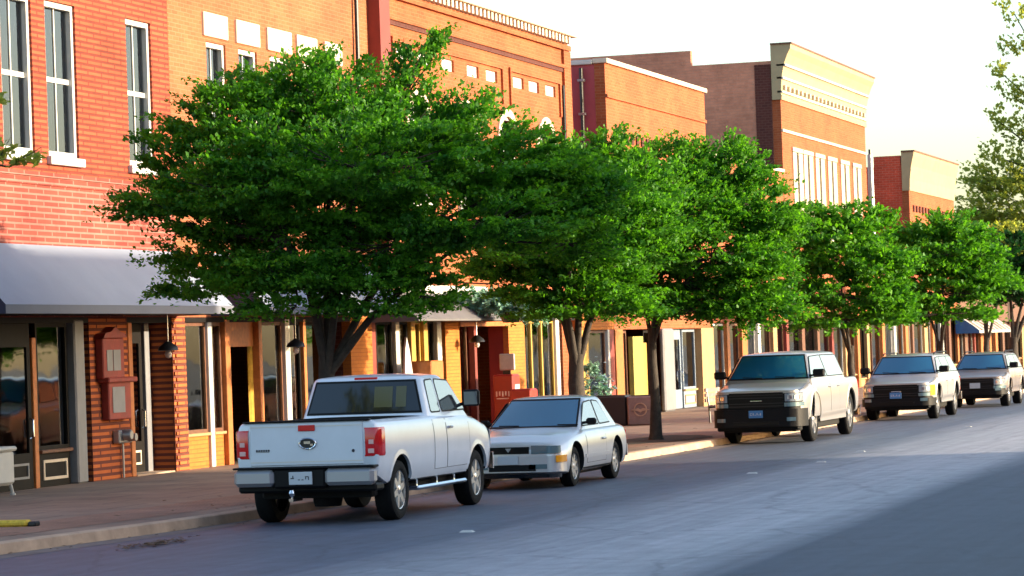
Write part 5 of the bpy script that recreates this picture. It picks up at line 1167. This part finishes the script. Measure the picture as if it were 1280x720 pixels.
def truckish(name, loc, label, cat, kind, L, w, zh, zbelt, zroof, wheels, wr, paint, pillar=None, mt='black_plastic', platemat='plate_blue', amber=False):
    rt = empty(name, loc, R(180), label, cat); nose = L
    if kind == 'pickup': top = [(0, zbelt-.02), (1.35, zbelt-.02), (1.6, zbelt), (L-1.55, zbelt), (L-1.35, zbelt-.02), (L-.6, zh+.06), (L-.2, zh-.01), (L, zh-.09)]
    else: top = [(0, zbelt-.02), (L-1.45, zbelt), (L-1.3, zbelt-.02), (L-.5, zh+.05), (L-.15, zh), (L, zh-.05)]
    shd = [(a, b-.05 if a > L-1.4 else b-.02) for a, b in top]
    C = Car(rt, L, w, top, shd, [(0, .56), (.4, .50), (L-.6, .46), (L, .44)], wheels, wr, paint, nose=(.62, .30, .14), tail=(.22, .14, .08), tw=.26, taper=.03)
    C.body(cuts=[(-w+.16, w-.16, .1, 1.45, .7, zbelt+.3)] if kind == 'pickup' else [])
    rb, rt_ = (1.55, 1.75) if kind == 'pickup' else (.10, .42)
    fb = L-1.22; ft = fb-.70; C.cabin(zbelt, zroof-.01, fb, ft, rb, rt_, w-.07, w-.27, bf=.14, br=.06, crown=.055)
    z0, z1 = zbelt+.05, zroof-.075
    for sg in (-1, 1):
        for wy in wheels: C.wheel(wy, sg, spokes=6)
        m1 = rb+(fb-rb)*.52
        if kind == 'pickup':
            C.side_window(sg, [(m1+.04, z0), (fb-.2, z0), (ft-.12, z1-.02), (m1+.04, z1)]); C.side_window(sg, [(rb+.28, z0), (m1-.05, z0), (m1-.05, z1), (rt_+.2, z1-.01)])
        else:
            a, b = rb+(fb-rb)*.34, rb+(fb-rb)*.66
            C.side_window(sg, [(b+.04, z0), (fb-.2, z0), (ft-.12, z1-.02), (b+.04, z1)]); C.side_window(sg, [(a+.04, z0), (b-.04, z0), (b-.04, z1), (a+.04, z1)]); C.side_window(sg, [(rb+.22, z0), (a-.04, z0), (a-.04, z1), (rt_+.14, z1-.01)])
            m1 = b
        C.door(sg, m1, fb-.15, .55, zbelt-.07, m1+.15, zbelt-.2); C.door(sg, max(wheels[0]+.48, m1-1.05), m1-.03, .55, zbelt-.07, max(wheels[0]+.6, m1-.9), zbelt-.2)
        C.mirror(sg, fb-.2, zbelt+.1, (.12, .26, .17), mt)
        C.side_patch('side_cladding', 'tan_paint' if paint != 'bronze_paint' else 'bronze_paint', sg, wheels[0]+wr+.1, wheels[1]-wr-.1, .42, .62, .016)
        zt = zh-.06
        hl = C.front_patch('headlamp', 'headlamp', sg*(w*.64), sg*(w-.03), zt-.20, zt-.03, .016); C.front_patch('lamp_lens', 'chrome', sg*(w*.70), sg*(w*.79), zt-.155, zt-.075, .022, par=hl); C.front_patch('lamp_lens', 'chrome', sg*(w*.83), sg*(w*.92), zt-.155, zt-.075, .022, par=hl); C.front_patch('lamp_bezel', 'headlamp_teal', sg*(w*.62), sg*(w-.02), zt-.31, zt-.225, .016)
        if amber: C.front_patch('indicator', 'amber', sg*(w-.085), sg*(w-.004), zt-.3, zt-.02, .022, n=6)
        C.front_patch('tail_lamp', 'lamp_red', sg*(w*.8), sg*(w-.02), zbelt-.5, zbelt-.12, .014, front=False)
    zt = zh-.06
    g_ = C.front_patch('grille', 'black_gloss', -w*.60, w*.60, zt-.33, zt+.0, .014); part('emblem_bar', M['chrome'], g_, (-.13, .13, L+.015, L+.03, zt-.19, zt-.165), b=.006, uv=False)
    q = MB(); [q.box(-w*.58, w*.58, L+.012, L+.022, zt-.3+.06*k, zt-.285+.06*k) for k in (0, 1, 3, 4)]; q.build('grille_slats', M['metal_dark'], g_, uv=False)
    C.front_patch('front_fascia', 'black_plastic', -w+.03, w-.03, .5, zt-.02, .006); C.front_patch('front_bumper', 'black_plastic', -w+.004, w-.004, .38, zt-.36, .06, th=.08); C.front_patch('air_intake', 'black_gloss', -w*.5, w*.5, .42, .5, .075)
    q = MB(); q.box(-w+.12, w-.12, L-.35, L-.1, .30, .40, b=.03); q.build('skid_plate', M['black_plastic'], rt, smooth=True, uv=False)
    C.front_patch('hood_edge', paint, -w*.9, w*.9, zt-.015, zt+.035, .012)
    for sg in (-1, 1):
        C.front_patch('fog_lamp', 'headlamp_teal', sg*w*.68, sg*w*.82, .50, .58, .075); C.seam(sg, [(L-.25, zh-.03), (L-1.2, zbelt-.06)], rt, .012, 'hood_gap')
        for wy in wheels:
            f = MB(); n = 20; a0 = max(.01, math.asin(max(0, min(.5, (.54-wr)/(wr+.08))))/math.pi); pts = [(wy+(wr+.085)*math.cos(math.pi*(a0+(1-2*a0)*k/n)), wr+.01+(wr+.085)*math.sin(math.pi*(a0+(1-2*a0)*k/n))) for k in range(n+1)]
            for (p, q_) in zip(pts, pts[1:]):
                P = []
                for (y, z) in (p, q_):
                    yc = min(max(y, .05), L-.35); x = C.side_x(yc, z); yo, zo = wy+(y-wy)*1.12, wr+(z-wr)*1.12; P += [(sg*(x-.05), y, z), (sg*(x+.022), y, z), (sg*(C.side_x(min(max(yo, .05), L-.3), zo)+.004), yo, zo)]
                f.poly([P[0], P[3], P[4], P[1]]); f.poly([P[1], P[4], P[5], P[2]])
            f.build('wheel_arch', M[paint], rt, smooth=True, ang=60, uv=False)
    plate(C, 0, .66, True, band=platemat, off=.075)
    C.front_patch('rear_bumper', 'chrome' if kind == 'pickup' else paint, -w+.01, w-.01, .42, .64, .05, front=False)
    C.screen('windshield', 'windshield', zbelt+.05, zroof-.06, .085); C.screen('rear_window', 'rear_glass', zbelt+.06, zroof-.09, .12, front=False)
    for u in (-.62, .1): q = MB(); q.tube([(u, fb+.0, zbelt+.055), (u+.45, fb-.04, zbelt+.075)], .010, 5); q.build('wiper', M['black_plastic'], rt, uv=False)
    if kind != 'pickup':
        for sg in (-1, 1):
            q = MB(); q.tube([(sg*(w-.3), rt_+.25, zroof+.01), (sg*(w-.3), rt_+.35, zroof+.06), (sg*(w-.3), ft-.45, zroof+.06), (sg*(w-.3), ft-.35, zroof+.01)], .018, 6); q.build('roof_rail', M['black_plastic'], rt, uv=False)
    car_underbody(C, rt, .26); return C
truckish('pickup_truck', (-14.17, 72.85, 0), 'champagne crew cab pickup with black nose and blue licence plate, facing the camera', 'pickup truck', 'pickup', 7.0, 1.02, 1.18, 1.36, 1.94, (1.25, 5.55), .50, 'tan_paint')
truckish('sport_utility_vehicle', (-13.84, 87.05, 0), 'pale pearl sport utility vehicle with black bumper and amber corner lamps', 'suv', 'suv', 5.2, .985, 1.0, 1.18, 1.70, (1.05, 4.15), .43, 'pearl_paint', amber=True)
truckish('sport_utility_vehicle', (-13.4, 98.3, 0), 'farthest dusty bronze sport utility vehicle with black front at the right edge', 'suv', 'suv', 4.9, .90, .93, 1.10, 1.60, (.95, 3.75), .39, 'bronze_paint', platemat='plate')
# parked car farther up the kerb
# ------------------------------------------------------------------ small things
e = wempty('street_stand', (-23.0, 46.9, .13), 'white plastic bin on splayed feet by the dark glass door at the left edge', 'bin')
q = MB(); q.box(-23.2, -22.75, 46.35, 47.3, .30, .88, b=.05); bx = q.build('bin_body', M['white'], e, smooth=True, ang=30); q = MB(); q.box(-23.23, -22.72, 46.3, 47.35, .86, .94, b=.03); q.build('lid', M['white'], e, smooth=True, ang=30)
for x in (-23.15, -22.8):
    for y in (46.45, 47.2):
        q = MB(); q.tube([(x, y, .31), (x+.01, y+(.06 if y > 47 else -.06), .15)], .03, 8); q.lathe([(0, 0), (.05, 0), (.05, .03), (0, .04)], 10, c=(x+.01, y+(.06 if y > 47 else -.06), .13)); q.build('leg', M['white'], e, smooth=True)
q = MB(); q.box(-20.4, -18.02, 37.75, 37.95, .13, .22, b=.03); q.box(-18.018, -17.9, 37.77, 37.93, .13, .2, b=.02, m=1)
tag(q.build('parking_stop', [M['yellow_paint'], M['metal_dark']]), 'worn yellow painted parking stop on the near sidewalk', 'parking stop')
RF = [(-11.68, 37.0), (-11.26, 51.8), (-10.85, 55.8), (-10.95, 60.4), (-10.9, 74.5), (-10.9, 86.0)]
RL = ['nearest small white road reflector in front of the white pickup', 'second white road reflector from the camera, left of a close pair', 'third white road reflector from the camera, first of the close pair', 'fourth white road reflector from the camera, second of the close pair', 'fifth white road reflector, level with the champagne pickup tail', 'farthest white road reflector, level with the pearl vehicle']
for (x, y), l in zip(RF, RL):
    q = MB(); q.mesh([(x-.09, y-.06, 0), (x+.09, y-.06, 0), (x+.09, y+.06, 0), (x-.09, y+.06, 0), (x-.06, y-.03, .022), (x+.06, y-.03, .022), (x+.06, y+.03, .022), (x-.06, y+.03, .022)], [(0, 3, 2, 1), (4, 5, 6, 7), (0, 1, 5, 4), (1, 2, 6, 5), (2, 3, 7, 6), (3, 0, 4, 7)])
    tag(q.build('road_reflector', M['white']), l, 'road reflector', 'white reflectors along the lane line')
rr = random.Random(4); P = []; q = MB()
for i in range(420):
    y = rr.uniform(30, 95); x = smooth_kx(y)+abs(rr.gauss(0, .22)) if rr.random() < .7 else smooth_kx(y)-.2-abs(rr.gauss(0, 1.6)); z = .012 if x > smooth_kx(y) else .15
    a = rr.uniform(0, 6.28); L = rr.uniform(.03, .07); c, s_ = math.cos(a)*L, math.sin(a)*L
    q.poly([(x-c, y-s_, z), (x+s_*.4, y-c*.4, z+.01), (x+c, y+s_, z+.012), (x-s_*.4, y+c*.4, z+.004)])
for i in range(160):
    x, y = -15.25+rr.gauss(0, .12), 35.6+rr.gauss(0, .5); a = rr.uniform(0, 6.28); L = .05; c, s_ = math.cos(a)*L, math.sin(a)*L; z = .01+rr.uniform(0, .02)
    q.poly([(x-c, y-s_, z), (x+s_*.5, y-c*.5, z+.01), (x+c, y+s_, z+.012), (x-s_*.5, y+c*.5, z+.004)])
tag(q.build('fallen_leaves', mat('dead_leaf', (.10, .055, .025), .9, var=.5, scale=4), uv=False, fix=False), kind='stuff')
e = wempty('utility_pole', (-24.0, 139.5, 0), 'thin grey metal pole standing before the distant dark brick wall', 'pole')
q = MB(); q.tube([(-24.2, 138.6, 0), (-24.2, 138.6, 5), (-24.2, 138.6, 10.4)], [.16, .14, .12], 10); q.build('shaft', M['metal_grey'], e, smooth=True)
q = MB(); q.tube([(-24.2, 138.6, 10.4), (-24.2, 138.6, 10.62)], .07, 8); q.build('cap', M['metal_dark'], e)

# ------------------------------------------------------------------ camera
th, pit, ro = R(16.537), R(1.122), R(2.06)
v = Vector((-math.sin(th)*math.cos(pit), math.cos(th)*math.cos(pit), math.sin(pit))); r0 = Vector((math.cos(th), math.sin(th), 0)); u0 = r0.cross(v)
Rt = r0*math.cos(ro)-u0*math.sin(ro); Up = u0*math.cos(ro)+r0*math.sin(ro)
cd = bpy.data.cameras.new('camera'); cam = bpy.data.objects.new('camera', cd); COL.objects.link(cam)
mw = Matrix((Rt, Up, -v)).transposed().to_4x4(); mw.translation = (0, 0, 2.25); cam.matrix_world = mw
cd.sensor_width = 36; cd.lens = 36*3900/1280; cd.clip_end = 4000; cd.clip_start = .5; sc.camera = cam
cd.dof.use_dof = True; cd.dof.focus_distance = 55; cd.dof.aperture_fstop = 5.6

# ------------------------------------------------------------------ light
SUN_EL, SUN_AZ = 9.5, 13.0          # azimuth measured from +x towards +y
sd = bpy.data.lights.new('sun', 'SUN'); sd.energy = 2.9; sd.angle = R(.55); sd.color = (1., .83, .60)
so = bpy.data.objects.new('sun', sd); COL.objects.link(so)
sv = Vector((math.cos(R(SUN_EL))*math.cos(R(SUN_AZ)), math.cos(R(SUN_EL))*math.sin(R(SUN_AZ)), math.sin(R(SUN_EL))))
so.rotation_euler = (sv).to_track_quat('Z', 'Y').to_euler()
w = bpy.data.worlds.new('World'); sc.world = w; w.use_nodes = True; nt = w.node_tree
sk = nt.nodes.new('ShaderNodeTexSky'); sk.sky_type = 'NISHITA'; sk.sun_disc = False; sk.sun_elevation = R(SUN_EL); sk.sun_rotation = R(90-SUN_AZ)
sk.air_density = 1.0; sk.dust_density = 2.1; sk.ozone_density = 1.7; sk.altitude = 100
nt.links.new(sk.outputs[0], nt.nodes['Background'].inputs[0]); nt.nodes['Background'].inputs[1].default_value = .15
sc.view_settings.view_transform = 'Standard'; sc.view_settings.look = 'None'; sc.view_settings.exposure = 2.0; sc.view_settings.gamma = 1
sc.view_settings.use_curve_mapping = False
sc.cycles.max_bounces = 7; sc.cycles.diffuse_bounces = 3; sc.cycles.glossy_bounces = 3; sc.cycles.transparent_max_bounces = 12; sc.cycles.transmission_bounces = 3
sc.cycles.caustics_reflective = False; sc.cycles.caustics_refractive = False; sc.cycles.use_denoising = True; sc.cycles.sample_clamp_indirect = 6
